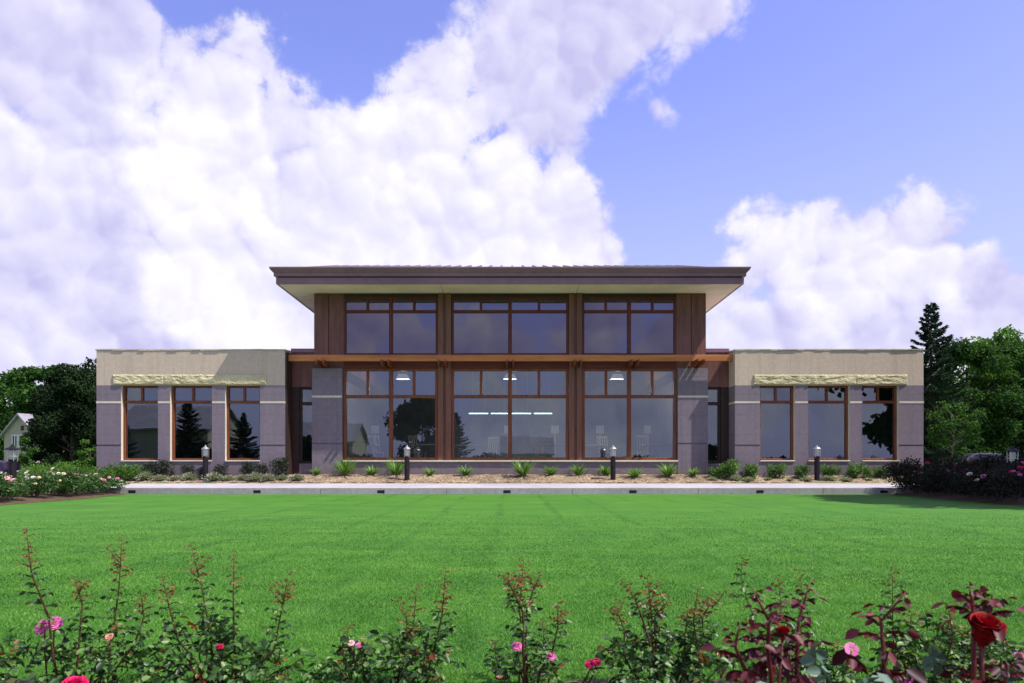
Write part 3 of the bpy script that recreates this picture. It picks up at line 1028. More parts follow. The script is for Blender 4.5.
    for off in (-184, -121, -66, 0, 66, 121, 184):
        m = MB()
        for d in (-0.10, 0.10):
            xc = xt(off) + d
            m.prism([(DT - 0.075, z1), (23.72, z1), (23.72, z1 - 0.05), (23.85, z1 - 0.15), (DT - 0.075, z1 - 0.17)], 'x', xc - 0.025, xc + 0.025)
        m.build('outrigger', M_WOOD, B)
    # interior shell
    MB().box(-6.05, 6.05, 25.15, 37, 0.6, 0.80).build('floor_slab', M_CARP, B)
    MB().box(-6.05, 6.05, 24.96, 36.6, 5.95, 6.1).build('ceiling', M_PLAS, B)
    m = MB()
    m.box(-6.05, 6.05, 36.6, 36.9, 0.80, 5.95)
    m.box(-6.12, -6.05, 25.2, 36.6, 0.80, 5.95)
    m.box(6.05, 6.12, 25.2, 36.6, 0.80, 5.95)
    m.build('inner_wall', M_PLAS, B)


hall()

# ------------------------------------------------------------------ inside the hall
FL = 0.80


def make_table():
    t = thing('reading_table', 'pale reading table', 'table')
    MB().box(-0.6, 0.6, -0.4, 0.4, 0.70, 0.75).build('tabletop', M_PALEW, t, bevel=0.006)
    for sx in (-1, 1):
        for sy in (-1, 1):
            MB().box(sx * 0.54, sx * 0.47, sy * 0.35, sy * 0.28, 0, 0.698).build('leg', M_PALEW, t)
    return t


def make_chair():
    t = thing('reading_chair', 'pale chair', 'chair')
    MB().box(-0.22, 0.22, -0.22, 0.22, 0.43, 0.46).build('seat', M_PALEW, t, bevel=0.006)
    m = MB()
    for i in range(5):
        x = -0.2 + 0.1 * i
        m.prism([(0.19, 0.461), (0.21, 0.461), (0.29, 1.0), (0.27, 1.0)], 'x', x - 0.015, x + 0.015)
    m.box(-0.22, 0.22, 0.265, 0.30, 1.0, 1.08)
    m.build('backrest', M_PALEW, t)
    for sx in (-1, 1):
        for sy in (-1, 1):
            MB().box(sx * 0.21, sx * 0.17, sy * 0.21, sy * 0.17, 0, 0.429).build('leg', M_PALEW, t)
    return t


tabs = [(360, 27.4, 'pale wood table behind the leftmost lower pane of the hall'), (434, 27.8, 'pale wood table behind the hall window, left of the left timber column'),
        (466, 29.0, 'pale wood table just right of the left timber column, behind the glass'), (556, 27.4, 'pale wood table just left of the right timber column, behind the glass'),
        (590, 28.6, 'pale wood table right of the right timber column, behind the dark bollard lamp'), (660, 27.6, 'pale wood table behind the rightmost lower pane of the hall')]
pt = make_table()
for i, (px, D, lb) in enumerate(tabs):
    o = pt if i == 0 else copy_tree(pt)
    o.location = (PX(px, D), D, FL)
    tag(o, lb, 'table', 'reading tables inside the hall')
chs = [(376, 27.6, 0.5, 'slat-back chair inside the hall, right of the leftmost table'), (418, 28.2, 2.4, 'slat-back chair inside the hall, in the dark pane left of the left timber column'),
       (489, 29.2, -0.6, 'slat-back chair inside the hall, right of the table in the middle bay'), (540, 27.6, 2.2, 'slat-back chair inside the hall, left of the table near the right timber column'),
       (606, 28.4, 0.4, 'slat-back chair inside the hall, behind the bollard lamp of the right half'), (645, 28.0, 2.6, 'slat-back chair inside the hall, left of the rightmost table')]
pc = make_chair()
for i, (px, D, rz, lb) in enumerate(chs):
    o = pc if i == 0 else copy_tree(pc)
    o.location = (PX(px, D), D, FL)
    o.rotation_euler.z = rz
    tag(o, lb, 'chair', 'chairs inside the hall')
# strip lights on the rear wall, one continuous line of four
for i, (a, b, w) in enumerate(((469, 488, 'leftmost'), (491, 507.5, 'second from left'), (512, 531, 'third from left'), (534, 552, 'rightmost'))):
    D = 34.0
    t = thing('strip_light', 'thin lit strip lamp in the middle bay, %s of the four' % w, 'ceiling lamp', (PX((a + b) / 2, D), D, PZ(413.5, D)), 0, 'strip lamps inside the hall')
    x0, x1, z = PX(a, D), PX(b, D), PZ(413.5, D)
    MB().box(x0, x1, D - 0.05, D + 0.05, z - 0.012, z + 0.012).build('tube', M_TUBE, t)
    MB().box(x0, x1, D - 0.09, D + 0.09, z + 0.014, z + 0.03).build('housing', M_WHITE, t)
    m = MB()
    for q in (x0 + 0.15, x1 - 0.15):
        m.tube([(q, D, z + 0.03), (q, D, 5.95)], 0.003, 5)
    m.build('hanger', M_WHITE, t)
    la = bpy.data.lights.new('lamp_light', 'AREA')
    la.shape, la.size, la.size_y, la.energy, la.color = 'RECTANGLE', x1 - x0, 0.05, 9, (0.9, 1.0, 0.97)
    lo = bpy.data.objects.new('lamp_light', la)
    C.objects.link(lo)
    lo.parent = t
    lo.location = (0, 0, -0.03)
for i, (px, w) in enumerate(((403, 'left'), (510, 'middle'), (617, 'right'))):
    D = 28.5
    z = PZ(377, D)
    x = PX(px, D)
    t = thing('pendant_lamp', 'pale box pendant lamp hanging behind the lower transom panes of the %s bay' % w, 'pendant lamp', (x, D, z), 0, 'pendant lamps inside the hall')
    MB().prism([(x - 0.14, z + 0.10), (x + 0.14, z + 0.10), (x + 0.24, z - 0.08), (x - 0.24, z - 0.08)], 'y', D - 0.18, D + 0.18).build('lamp_shade', M_PEND, t)
    MB().box(x - 0.10, x + 0.10, D - 0.14, D + 0.14, z + 0.102, z + 0.15).build('cap', M_BLACK, t)
    MB().tube([(x, D, z + 0.15), (x, D, 5.95)], 0.012, 6).build('cord', M_BLACK, t)
    la = bpy.data.lights.new('lamp_light', 'POINT')
    la.energy, la.shadow_soft_size, la.color = 40, 0.08, (1.0, 0.95, 0.86)
    lo = bpy.data.objects.new('lamp_light', la)
    C.objects.link(lo)
    lo.parent = t
    lo.location = (0, 0, -0.45)
for i, (px, w) in enumerate(((508, 'behind the centre mullion'), (555, 'left of the right timber column'), (600, 'right of the right timber column'), (648, 'in the rightmost lower pane'), (375, 'in the leftmost lower pane'))):
    D = 33.0
    x, z = PX(px, D), PZ(429.5, D)
    t = thing('notice_board', 'small pale square notice on a stand inside the hall, %s' % w, 'notice', (x, D, FL), 0, 'pale notices inside the hall')
    MB().box(x - 0.17, x + 0.17, D - 0.02, D + 0.02, z - 0.17, z + 0.17).build('sheet', M_WHITE, t)
    MB().box(x - 0.03, x + 0.03, D + 0.022, D + 0.07, FL, z + 0.1).build('stand', M_PALEW, t)


# ------------------------------------------------------------------ bollard lamps
def make_bollard(cap):
    t = thing('bollard_lamp', 'bollard', 'bollard lamp')
    MB().lathe([(0.10, 0), (0.10, 0.02), (0.078, 0.03), (0.078, 0.70), (0.085, 0.71), (0.085, 0.735)], n=20).build('post', M_BLACK, t, smooth=False)
    l = MB().lathe([(0.062, 0.737), (0.066, 0.76), (0.066, 0.93), (0.055, 0.95)], n=16).build('lens', M_LENS, t)
    m = MB()
    for k in range(4):
        a = math.pi / 4 + k * math.pi / 2
        m.tube([(0.098 * math.cos(a), 0.098 * math.sin(a), 0.70), (0.105 * math.cos(a), 0.105 * math.sin(a), 0.95)], 0.008, 6)
    for zz in (0.80, 0.87):
        m.lathe([(0.068, zz - 0.006), (0.10, zz - 0.009), (0.10, zz - 0.003), (0.068, zz + 0.006)], n=16)
    m.build('guard', M_ALU, t)
    MB().lathe([(0.05, 0.945), (cap, 0.950), (cap, 0.968), (0.085, 1.0), (0.045, 1.02), (0.045, 1.035), (0.02, 1.05), (0.012, 1.075), (0.004, 1.08)], n=20).build('cap', M_ALU if cap < 0.13 else M_BLACK, t)
    return t


pb = make_bollard(0.118)
for i, (px, lb) in enumerate(((205.5, 'black bollard lamp with silver lantern in front of the left wing windows'), (407, 'black bollard lamp with silver lantern in front of the left half of the hall'),
                              (613, 'black bollard lamp with silver lantern in front of the right half of the hall'), (817, 'black bollard lamp with silver lantern in front of the right wing windows'))):
    o = pb if i == 0 else copy_tree(pb)
    o.location = (PX(px, 23.42), 23.42, 0.33)
    tag(o, lb, 'bollard lamp', 'bollard lamps along the walk')
pb2 = make_bollard(0.155)
pb2.location = (PX(12.5, 17.0), 17.0, 0.19)
tag(pb2, 'wide-capped bollard lamp rising from the sunny rose bed at the left edge', 'bollard lamp', 'wide-capped bollard lamps in the rose beds')
o = copy_tree(pb2)
o.location = (PX(1012.5, 17.0), 17.0, 0.15)
tag(o, 'wide-capped bollard lamp in the shady rose bed at the right edge', 'bollard lamp', 'wide-capped bollard lamps in the rose beds')


# ------------------------------------------------------------------ trees
def limb_path(p0, p1, n=5, wob=0.1, r=random):
    p0, p1 = Vector(p0), Vector(p1)
    L = (p1 - p0).length
    return [p0.lerp(p1, i / n) + Vector((r.uniform(-1, 1), r.uniform(-1, 1), r.uniform(-.4, .4))) * wob * L * (0 if i in (0,) else 0.5) for i in range(n + 1)]


def broad_tree(name, label, loc, H, W, n, m, seed, trunk_h=0.25, trunk_r=0.16, leaf=0.16, bark=None, group=None, nclump=60, depth=None):
    r = random.Random(seed)
    g = np.random.default_rng(seed)
    t = thing(name, label, 'tree', (0, 0, 0), 0, group)
    depth = depth or W
    th = H * trunk_h
    tm = MB()
    tm.tube(limb_path((0, 0, -0.1), (r.uniform(-.2, .2), r.uniform(-.2, .2), H * 0.8), 7, 0.03, r), [trunk_r * (1 - 0.11 * i) for i in range(8)], 8)
    cl = []
    for i in range(nclump):
        # clumps mostly near the crown surface
        z = r.uniform(0.02, 1.0)
        rad = math.sqrt(max(0, 1 - (abs(z - 0.42) / 0.60) ** 2.2)) if z > 0.0 else 0.3
        a = r.uniform(0, 6.283)
        q = math.sqrt(r.uniform(0.12, 1.0)) * rad * r.uniform(0.8, 1.08)
        cl.append((math.cos(a) * q * W / 2, math.sin(a) * q * depth / 2, th + (H - th) * z * 0.94, r.uniform(0.09, 0.19) * W * (0.8 + 0.3 * (1 - z))))
    for (x, y, z, q) in cl[:18]:
        zz = max(th * 0.7, z - 0.5 * math.hypot(x, y) - 0.2)
        tm.tube(limb_path((0, 0, zz), (x, y, z), 4, 0.12, r), [trunk_r * 0.42, trunk_r * 0.3, trunk_r * 0.22, trunk_r * 0.14, trunk_r * 0.07], 5)
    tm.build('trunk', bark or M_BARK, t)
    per = n // nclump
    pos, nr = [], []
    for (x, y, z, q) in cl:
        d = unit(g.normal(size=(per, 3)))
        rr = q * (0.45 + 0.62 * g.random((per, 1)) ** 0.6)
        pp = np.array([x, y, z]) + d * rr * np.array([1.15, 1.15, 0.8])
        pos.append(pp)
        nr.append(d * 0.8 + np.array([0, 0, 0.55]))
    pos, nr = np.concatenate(pos), np.concatenate(nr)
    pos[:, 2] = np.maximum(pos[:, 2], 0.15)
    N = len(pos)
    dr = unit(g.normal(size=(N, 3)) + np.array([0, 0, -0.3]))
    V = leaves(pos, dr, nr + g.normal(size=(N, 3)) * 0.6, leaf * (0.6 + 0.8 * g.random(N)), 0.7, 0.1, 0.15)
    np_mesh('crown', V, LEAF_T, m, t)
    t.location = loc
    return t


def spruce(label, loc, H, W, seed, n=26000, group=None):
    r = random.Random(seed)
    g = np.random.default_rng(seed)
    t = thing('spruce_tree', label, 'tree', (0, 0, 0), 0, group)
    tm = MB()
    tm.tube([(0, 0, -0.1), (0, 0, H * 0.5), (0, 0, H)], [0.02 * H, 0.011 * H, 0.01], 7)
    P_, D_ = [], []
    nb = int(H * 17)
    for i in range(nb):
        f = (i + r.random()) / nb
        z = H * (0.06 + 0.93 * f)
        L = W / 2 * (1 - f) ** 0.9 * r.uniform(0.55, 1.2) + 0.10
        a = i * 2.399 + r.uniform(-.4, .4)
        up = -0.25 + 0.62 * f + r.uniform(-.15, .15)
        tip = (math.cos(a) * L, math.sin(a) * L, z + up * L + 0.10 * L)
        mid = (math.cos(a) * L * .55, math.sin(a) * L * .55, z + up * L * .5 - .06 * L)
        tm.tube([(0, 0, z), mid, tip], [0.02 + 0.006 * L, 0.014, 0.005], 4)
        k = max(8, int(n / nb * (0.25 + 1.5 * (1 - f))))
        u = g.random(k) ** 0.75
        base = np.array([0, 0, z])[None] * (1 - u)[:, None] + np.array(tip)[None] * u[:, None]
        base[:, 2] -= 0.10 * L * np.sin(u * 3.1)
        sdv = np.array([-math.sin(a), math.cos(a), 0])
        wv = (g.random(k) - 0.5) * 2 * (0.24 * L * (1.05 - u) + 0.03)
        base += sdv[None] * wv[:, None]
        base[:, 2] += -np.abs(wv) * 0.35 + (g.random(k) - .6) * 0.10
        dd = np.array([math.cos(a), math.sin(a), -0.15])[None] + sdv[None] * np.sign(wv)[:, None] * 0.8 + g.normal(size=(k, 3)) * 0.3
        P_.append(base)
        D_.append(dd)
    tm.build('trunk', M_BARK, t)
    pos, dr = np.concatenate(P_), np.concatenate(D_)
    N = len(pos)
    V = leaves(pos, dr, np.array([[0, 0, 1.0]]) + g.normal(size=(N, 3)) * 0.5, 0.13 * (0.7 + 0.7 * g.random(N)), 0.24, 0.15, 0.2)
    np_mesh('crown', V, LEAF_T, L_SPRUCE, t)
    t.location = loc
    return t


def T(px, D): return (PX(px, D), D, 0)


G1 = 'trees behind the building'
spr = spruce('tall pointed spruce just beyond the right corner of the right wing', T(931, 37), 8.65, 5.2, 3, 40000)
broad_tree('maple_tree', 'mid green leafy tree directly right of the spruce', T(968, 43), 7.8, 4.6, 36000, L_TREE, 12, 0.12, 0.18, 0.14, group=G1)
broad_tree('maple_tree', 'bright green tree further back, rising over the others right of the spruce', T(1000, 58), 11.0, 7.5, 26000, L_LIME, 13, 0.12, 0.2, 0.24, group=G1)
broad_tree('maple_tree', 'dark green broad tree reaching the right edge behind the parked car', T(1026, 46), 8.8, 6.3, 40000, L_TREE, 14, 0.06, 0.2, 0.14, group=G1)
broad_tree('maple_tree', 'dark understory tree low behind the young tree and the spruce', T(960, 48), 5.6, 7.0, 22000, L_DARK, 15, 0.02, 0.15, 0.2, group=G1)
broad_tree('maple_tree', 'dark tree filling the gap behind the car at the right edge', T(1040, 52), 7.5, 8.0, 20000, L_DARK, 16, 0.02, 0.2, 0.22, group=G1)
broad_tree('young_tree', 'slender young tree with thin pale trunk beside the shady rose bed', T(953.5, 27.5), 3.15, 1.7, 1900, L_TREE, 17, 0.38, 0.035, 0.09, bark=M_PBARK, nclump=26)
# shade tree outside the frame on the right: it shades the right-hand bed
for i, (x, y, H, W) in enumerate(((17.4, 14.8, 13.0, 8.2), (23.3, 18.9, 12.0, 8.5), (21.2, 10.8, 9.0, 6.0))):
    broad_tree('shade_tree', ('tall shade tree right of the picture, nearest the rose bed', 'tallest shade tree right of the picture, farther from the bed', 'smaller shade tree right of the picture, near the viewer')[i],
               (x, y, 0), H, W, 22000, L_TREE, 60 + i, 0.37 if i == 0 else 0.2, 0.25, 0.36, nclump=100)
# left
broad_tree('yew_tree', 'large very dark evergreen mass against the left wing', T(74, 40), 6.0, 3.9, 42000, L_DARK, 21, 0.01, 0.2, 0.11, group=G1, nclump=80)
broad_tree('yew_tree', 'dark evergreen next to the pale house, left of the larger dark one', T(56, 44), 5.7, 3.2, 26000, L_DARK, 22, 0.01, 0.2, 0.12, group=G1)
broad_tree('yew_tree', 'dark evergreen touching the left wing wall, highest of the dark ones', T(97, 47), 7.3, 4.2, 30000, L_DARK, 23, 0.02, 0.2, 0.14, group=G1)
broad_tree('maple_tree', 'mid green tree behind the pale house at the left edge', T(2, 96), 12.6, 10.0, 22000, L_TREE, 24, 0.1, 0.3, 0.36, group=G1)
broad_tree('maple_tree', 'feathery green tree behind the house, rising left of the dark evergreens', T(40, 84), 12.0, 8.0, 22000, L_TREE, 25, 0.1, 0.3, 0.32, group=G1)
broad_tree('maple_tree', 'green tree beyond the pale house, cut by the left edge of the photo', T(-40, 90), 13.0, 12.0, 20000, L_TREE, 26, 0.1, 0.3, 0.36, group=G1)
broad_tree('small_conifer', 'small bright green cone-shaped bush before the dark evergreens, left of the left wing', T(87.5, 28), 1.75, 0.9, 3600, L_LIME, 27, 0.02, 0.03, 0.07, nclump=24)
broad_tree('young_tree', 'thin young tree on a brown stem in front of the pale house', T(27, 30), 1.9, 0.75, 1500, L_TREE, 28, 0.30, 0.03, 0.09, nclump=16)


# hedge of far trees around, so that no bare horizon shows beside the building
# ------------------------------------------------------------------ house on the left and houses behind the viewer
def house(label, loc, W, Hw, Hp, L, rz=0.0, windows=((0, 1.0, 0.9, 1.1),), seed=0):
    t = thing('gable_house', label, 'house', (0, 0, 0))
    m = MB()
    m.prism([(-W / 2, 0), (W / 2, 0), (W / 2, Hw), (0, Hp), (-W / 2, Hw)], 'y', 0, L)
    m.build('wall', M_HWALL, t)
    o = 0.35
    sl = (Hp - Hw) / (W / 2)
    r = MB()
    for s in (-1, 1):
        a = [(0.0 * s, Hp + 0.02), (s * (W / 2 + o), Hw - sl * o + 0.02), (s * (W / 2 + o), Hw - sl * o + 0.20), (0.0 * s, Hp + 0.22)]
        r.prism(a, 'y', -o, L + o)
    r.build('roof', M_SHING, t)
    for (x, z, w, h) in windows:
        f = MB()
        f.box(x - w / 2, x - w / 2 + .09, -0.06, -0.003, z, z + h)
        f.box(x + w / 2 - .09, x + w / 2, -0.06, -0.003, z, z + h)
        f.box(x - w / 2 + .09, x + w / 2 - .09, -0.06, -0.003, z, z + .09)
        f.box(x - w / 2 + .09, x + w / 2 - .09, -0.06, -0.003, z + h - .09, z + h)
        f.box(x - .05, x + .05, -0.055, -0.003, z + .09, z + h - .09)
        f = f.build('window', M_WHITE, t)
        MB().box(x - w / 2 + .09, x + w / 2 - .09, -0.02, -0.004, z + .09, z + h - .09).build('pane', M_BLACK if seed else M_DARK, f)
    t.location = loc
    t.rotation_euler.z = rz
    return t


hs = house('pale gabled house with white-framed window and grey roof behind the rose bed', (PX(20, 70), 70, 0.0), 4.0, 3.75, 5.65, 8, R(-14),
           ((-0.62, 2.55, 0.72, 1.25), (0.22, 2.55, 0.72, 1.25)))
hs.scale = (0.9, 0.9, 0.94)
MB().box(0.12, 0.50, -0.04, -0.003, 4.2, 4.65).build('attic_vent', M_DARK, hs)


# ------------------------------------------------------------------ cars
def car(name, label, loc, rz, paint, suv=False):
    t = thing(name, label, 'car', (0, 0, 0))
    if suv:
        low = [(-2.3, .35), (2.25, .35), (2.32, .6), (2.28, .95), (1.2, 1.05), (-2.3, 1.05), (-2.36, .7)]
        top = [(-2.2, 1.05), (1.15, 1.05), (.45, 1.62), (.2, 1.68), (-1.95, 1.68), (-2.1, 1.6)]
        gl = [(-2.02, 1.09), (.98, 1.09), (.38, 1.56), (-1.94, 1.56)]
    else:
        low = [(-2.25, .30), (2.2, .30), (2.3, .5), (2.25, .74), (1.15, .95), (-1.75, .95), (-2.25, .92), (-2.32, .6)]
        top = [(-1.75, .95), (1.15, .95), (.22, 1.38), (-.1, 1.42), (-.95, 1.41), (-1.2, 1.34)]
        gl = [(-1.45, .98), (.98, .98), (.2, 1.33), (-.92, 1.35)]
    MB().prism(low, 'y', -0.86, 0.86).build('body', paint, t, bevel=0.045)
    n = len(top)
    cab = MB()
    vs = [(x, -0.80 + 0.16 * (z - top[0][1]) / 0.5, z) for x, z in top] + [(x, 0.80 - 0.16 * (z - top[0][1]) / 0.5, z) for x, z in top]
    cab.add(vs, [tuple(range(n)), tuple(range(2 * n - 1, n - 1, -1))] + [(i, (i + 1) % n, n + (i + 1) % n, n + i) for i in range(n)])
    cab.build('cabin', paint, t, bevel=0.03)
    for s in (-1, 1):
        q = MB()
        q.add([(x, s * (0.806 - 0.16 * (z - top[0][1]) / 0.5), z) for x, z in gl], [(0, 1, 2, 3)])
        q.build('side_window', M_CGLASS, t, fix=False)
    a, b = top[1], top[2]
    MB().add([(a[0] + .01, -.66, a[1] + .03), (a[0] + .01, .66, a[1] + .03), (b[0] + .025, .58, b[1] - .02), (b[0] + .025, -.58, b[1] - .02)], [(0, 1, 2, 3)]).build('windscreen', M_CGLASS, t, fix=False)
    for sx in (-1.4, 1.4):
        for s in (-1, 1):
            w = MB()
            w.tube([(sx, s * 0.68, .33), (sx, s * 0.885, .33)], 0.33, 18)
            w = w.build('wheel', M_TYRE, t)
            MB().tube([(sx, s * 0.887, .33), (sx, s * 0.90, .33)], 0.20, 14).build('rim', M_ALU, w)
    for s in (-1, 1):
        MB().box(2.22, 2.30, s * 0.5, s * 0.78, .60, .72).build('headlight', M_LENS, t)
        MB().box(.85, 1.0, s * 0.88, s * 1.02, .98, 1.1).build('mirror', paint, t)
    t.location = loc
    t.rotation_euler.z = rz
    return t


car('parked_car', 'dark sedan in the shade of the trees at the right edge, facing right', (PX(987, 40), 40, 0.0), 0.0, car_paint('charcoal_paint', (0.03, 0.026, 0.035, 1)))
car('parked_car', 'dark purple-blue van-like car behind the rose bed at the left edge', (PX(-36, 39), 39, 0.0), R(8), car_paint('plum_paint', (0.035, 0.022, 0.06, 1)), True)

# ------------------------------------------------------------------ across the lawn, behind the viewer (seen in the glass)
for i, (px, b, hpx, w) in enumerate(((190, 14, 400, 'second window of the left wing'), (246, 20, 412, 'third window of the left wing'), (130, 17, 418, 'outer window of the left wing'), (456, 26, 412, 'left edge of the middle bay'))):
    tot = 2 * DT - 0.0 + b
    o = copy_tree(spr)
    h = EYE + (HY - hpx) * tot / F
    o.location = ((px - CX) * tot / F, -b, 0)
    k = h / 8.65
    o.scale = (k * 1.25, k * 1.25, k)
    o.rotation_euler.z = i * 1.3
    tag(o, 'dark spruce across the lawn, mirrored in the %s' % w, 'tree', 'trees across the lawn mirrored in the glass')
o = broad_tree('maple_tree', 'dense dark tree across the lawn, mirrored beside the left timber column', ((416 - CX) * 63 / F, -63 + 2 * DT, 0), 6.6, 4.6, 14000, L_DARK, 41, 0.02, 0.2, 0.22, group='trees across the lawn mirrored in the glass')
for i, (px, b, h, W) in enumerate(((300, 22, 3.6, 5.0), (350, 18, 2.6, 3.6), (722, 20, 2.6, 2.6), (490, 20, 1.6, 4.5), (765, 24, 1.3, 3.0), (640, 40, 1.5, 6.0), (196, 17, 2.3, 4.6), (240, 22, 2.0, 4.4), (425, 16, 2.6, 4.4))):
    tot = 2 * DT + b
    broad_tree('maple_tree', 'low bushy tree across the lawn, mirrored in %s' % ('the left recessed window', 'the leftmost lower pane of the hall', 'the right recessed window', 'the foot of the middle bay', 'the inner window of the right wing', 'the right bay of the hall', 'the middle window of the left wing', 'the inner window of the left wing', 'the dark pane by the left timber column')[i],
               ((px - CX) * tot / F, -b, 0), h, W, 6000, L_DARK, 70 + i, 0.02, 0.12, 0.22, group='trees across the lawn mirrored in the glass', nclump=34)
house('pale house across the lawn, mirrored in the leftmost lower pane of the hall', ((362 - CX) * 95 / F, -95 + 2 * DT, 0), 9.0, 3.6, 5.8, 9, R(90), ((-2, 1, 1, 1.3), (2, 1, 1, 1.3)), 1)
house('pale house across the lawn, mirrored behind the spruces in the left wing windows', ((228 - CX) * 90 / F, -90 + 2 * DT, 0), 12.0, 4.6, 7.4, 10, R(90), ((-3, 1, 1.2, 1.4), (3, 1, 1.2, 1.4)), 1)
house('pale house across the lawn, mirrored at the foot of the middle bay', ((552 - CX) * 110 / F, -110 + 2 * DT, 0), 8.0, 2.4, 4.6, 7, R(90), ((-2.5, 1, 1.2, 1.3), (2.5, 1, 1.2, 1.3)), 1)


# ------------------------------------------------------------------ planting along the walls
def daylily(seed, n=60, h=0.45):
    g = np.random.default_rng(seed)
    t = thing('daylily', 'lily', 'plant')
    V = []
    a = g.random(n) * 6.283
    L = h * (0.8 + 0.6 * g.random(n))
    sp = 0.45 + 1.0 * g.random(n)
    K = 5
    for i in range(n):
        pts = []
        d = np.array([math.cos(a[i]), math.sin(a[i]), 0])
        s = np.array([-d[1], d[0], 0])
        for k in range(K):
            u = k / (K - 1)
            p = d * (0.03 + L[i] * sp[i] * 0.72 * u ** 1.2) + np.array([0, 0, L[i] * (1.15 * u - 0.55 * sp[i] * u * u)])
            w = 0.016 * (1 - u ** 2) + 0.001
            pts += [p - s * w, p + s * w]
        V.append(pts)
    np_mesh('foliage', np.array(V), [(2 * k, 2 * k + 1, 2 * k + 3, 2 * k + 2) for k in range(K - 1)], L_LILY, t)
    return t


def bush(name, cat, seed, W, H, n, leaf, m, spiky=0.0, base=0.1):
    g = np.random.default_rng(seed)
    t = thing(name, 'bush', cat)
    r_ = random.Random(seed)
    st = MB()
    for k in range(7):
        a = r_.uniform(0, 6.28)
        st.tube([(0.03 * math.cos(a), 0.03 * math.sin(a), -0.03), (W * .2 * math.cos(a), W * .2 * math.sin(a), H * .4), (W * .36 * math.cos(a), W * .36 * math.sin(a), H * .75)], [0.012, 0.008, 0.004], 4)
    st.build('stem', M_BARK, t)
    nc = 16
    cl = np.stack([(g.random(nc) - .5) * W * .75, (g.random(nc) - .5) * W * .75, H * (base + 0.75 * g.random(nc) ** 0.8)], 1)
    idx = g.integers(0, nc, n)
    d = rdir(n, g)
    pos = cl[idx] + d * (0.10 + 0.16 * g.random((n, 1))) * np.array([W, W, H * 0.8])
    pos[:, 2] = np.maximum(pos[:, 2], 0.02)
    dr = d * 0.7 + g.normal(size=(n, 3)) * 0.5 + np.array([0, 0, 0.3 + spiky])
    V = leaves(pos, dr, d + np.array([0, 0, 0.7]) + g.normal(size=(n, 3)) * .4, leaf * (0.6 + 0.8 * g.random(n)), 0.5 - 0.3 * min(1, spiky), 0.12, 0.1)
    np_mesh('foliage', V, LEAF_T, m, t)
    return t


def tuft(seed, n=500):
    g = np.random.default_rng(seed)
    t = thing('catmint', 'tuft', 'plant')
    d = rdir(n, g)
    d[:, 2] = np.abs(d[:, 2])
    pos = d * np.array([0.06, 0.06, 0.03])
    V = leaves(pos, d * np.array([1, 1, 1.15]) + g.normal(size=(n, 3)) * .1, g.normal(size=(n, 3)), 0.17 * (0.75 + 0.5 * g.random(n)), 0.16, 0.05, 0.15)
    np_mesh('foliage', V, LEAF_T, L_LAV, t)
    return t


def mz(y):
    return float(np.interp(y, [22.98, 23.4, 24.0, 24.7], [zP, 0.345, 0.475, 0.50]))


ORD = ['first', 'second', 'third', 'fourth', 'fifth', 'sixth', 'seventh', 'eighth', 'ninth', 'tenth', 'eleventh', 'twelfth', 'thirteenth', 'fourteenth', 'fifteenth']
lil = [daylily(s, n, h) for s, n, h in ((1, 70, 0.40), (2, 90, 0.56), (3, 60, 0.32))]
used = [False] * 3
spec = [(318, 0, 0.9), (343, 1, 1.0), (369, 2, 1.1), (399, 1, .85), (433, 0, .9), (467, 2, 1.0), (523, 1, 1.05), (552, 2, 1.0), (578, 0, .9), (604, 2, 1.15), (637, 2, 1.1), (667, 1, .95), (691, 0, .72)]
for i, (px, k, sc) in enumerate(spec):
    o = lil[k] if not used[k] else copy_tree(lil[k])
    used[k] = True
    y = 24.02 + random.uniform(-0.28, 0.18)
    px += random.uniform(-4, 4)
    sc *= random.uniform(0.85, 1.25)
    o.location = (PX(px, y), y, mz(y) - 0.01)
    o.scale = (sc * 1.15, sc * 1.15, sc * 0.85)
    o.rotation_euler.z = i * 2.1
    tag(o, '%s strap-leaved daylily clump under the hall windows, %s from the left' % (('medium', 'tall', 'low')[k], ORD[i]), 'plant', 'daylilies under the hall windows')
pt_ = tuft(31)
for i, px in enumerate((127, 145, 160, 174, 190, 214, 228, 242, 255, 268, 282, 297)):
    o = pt_ if i == 0 else copy_tree(pt_)
    y = 23.38 + 0.08 * math.sin(i * 2)
    o.location = (PX(px, y), y, mz(y))
    sc = 1.0 + 0.25 * math.sin(i * 1.7)
    o.scale = (sc * 1.1, sc * 1.1, sc * .95)
    o.rotation_euler.z = i
    tag(o, 'round grey-green catmint tuft along the walk before the left wing, %s from the left' % ORD[i], 'plant', 'catmint tufts before the left wing')
for i, px in enumerate((712, 735, 748, 768, 790, 806, 828, 846, 868)):
    o = copy_tree(pt_)
    y = 23.36 + 0.07 * math.sin(i * 2.4)
    o.location = (PX(px, y), y, mz(y) - 0.02)
    sc = 0.62 + 0.2 * math.sin(i * 1.3)
    o.scale = (sc * 1.3, sc * 1.3, sc)
    o.rotation_euler.z = i * 1.4
    tag(o, 'small grey-green catmint tuft along the walk before the right wing, %s from the left' % ORD[i], 'plant', 'catmint tufts before the right wing')
gb = [bush('boxwood_shrub', 'shrub', 51, 0.50, 0.42, 1300, 0.05, L_BOX), bush('boxwood_shrub', 'shrub', 52, 0.60, 0.54, 1600, 0.055, L_BOX)]
used = [False, False]
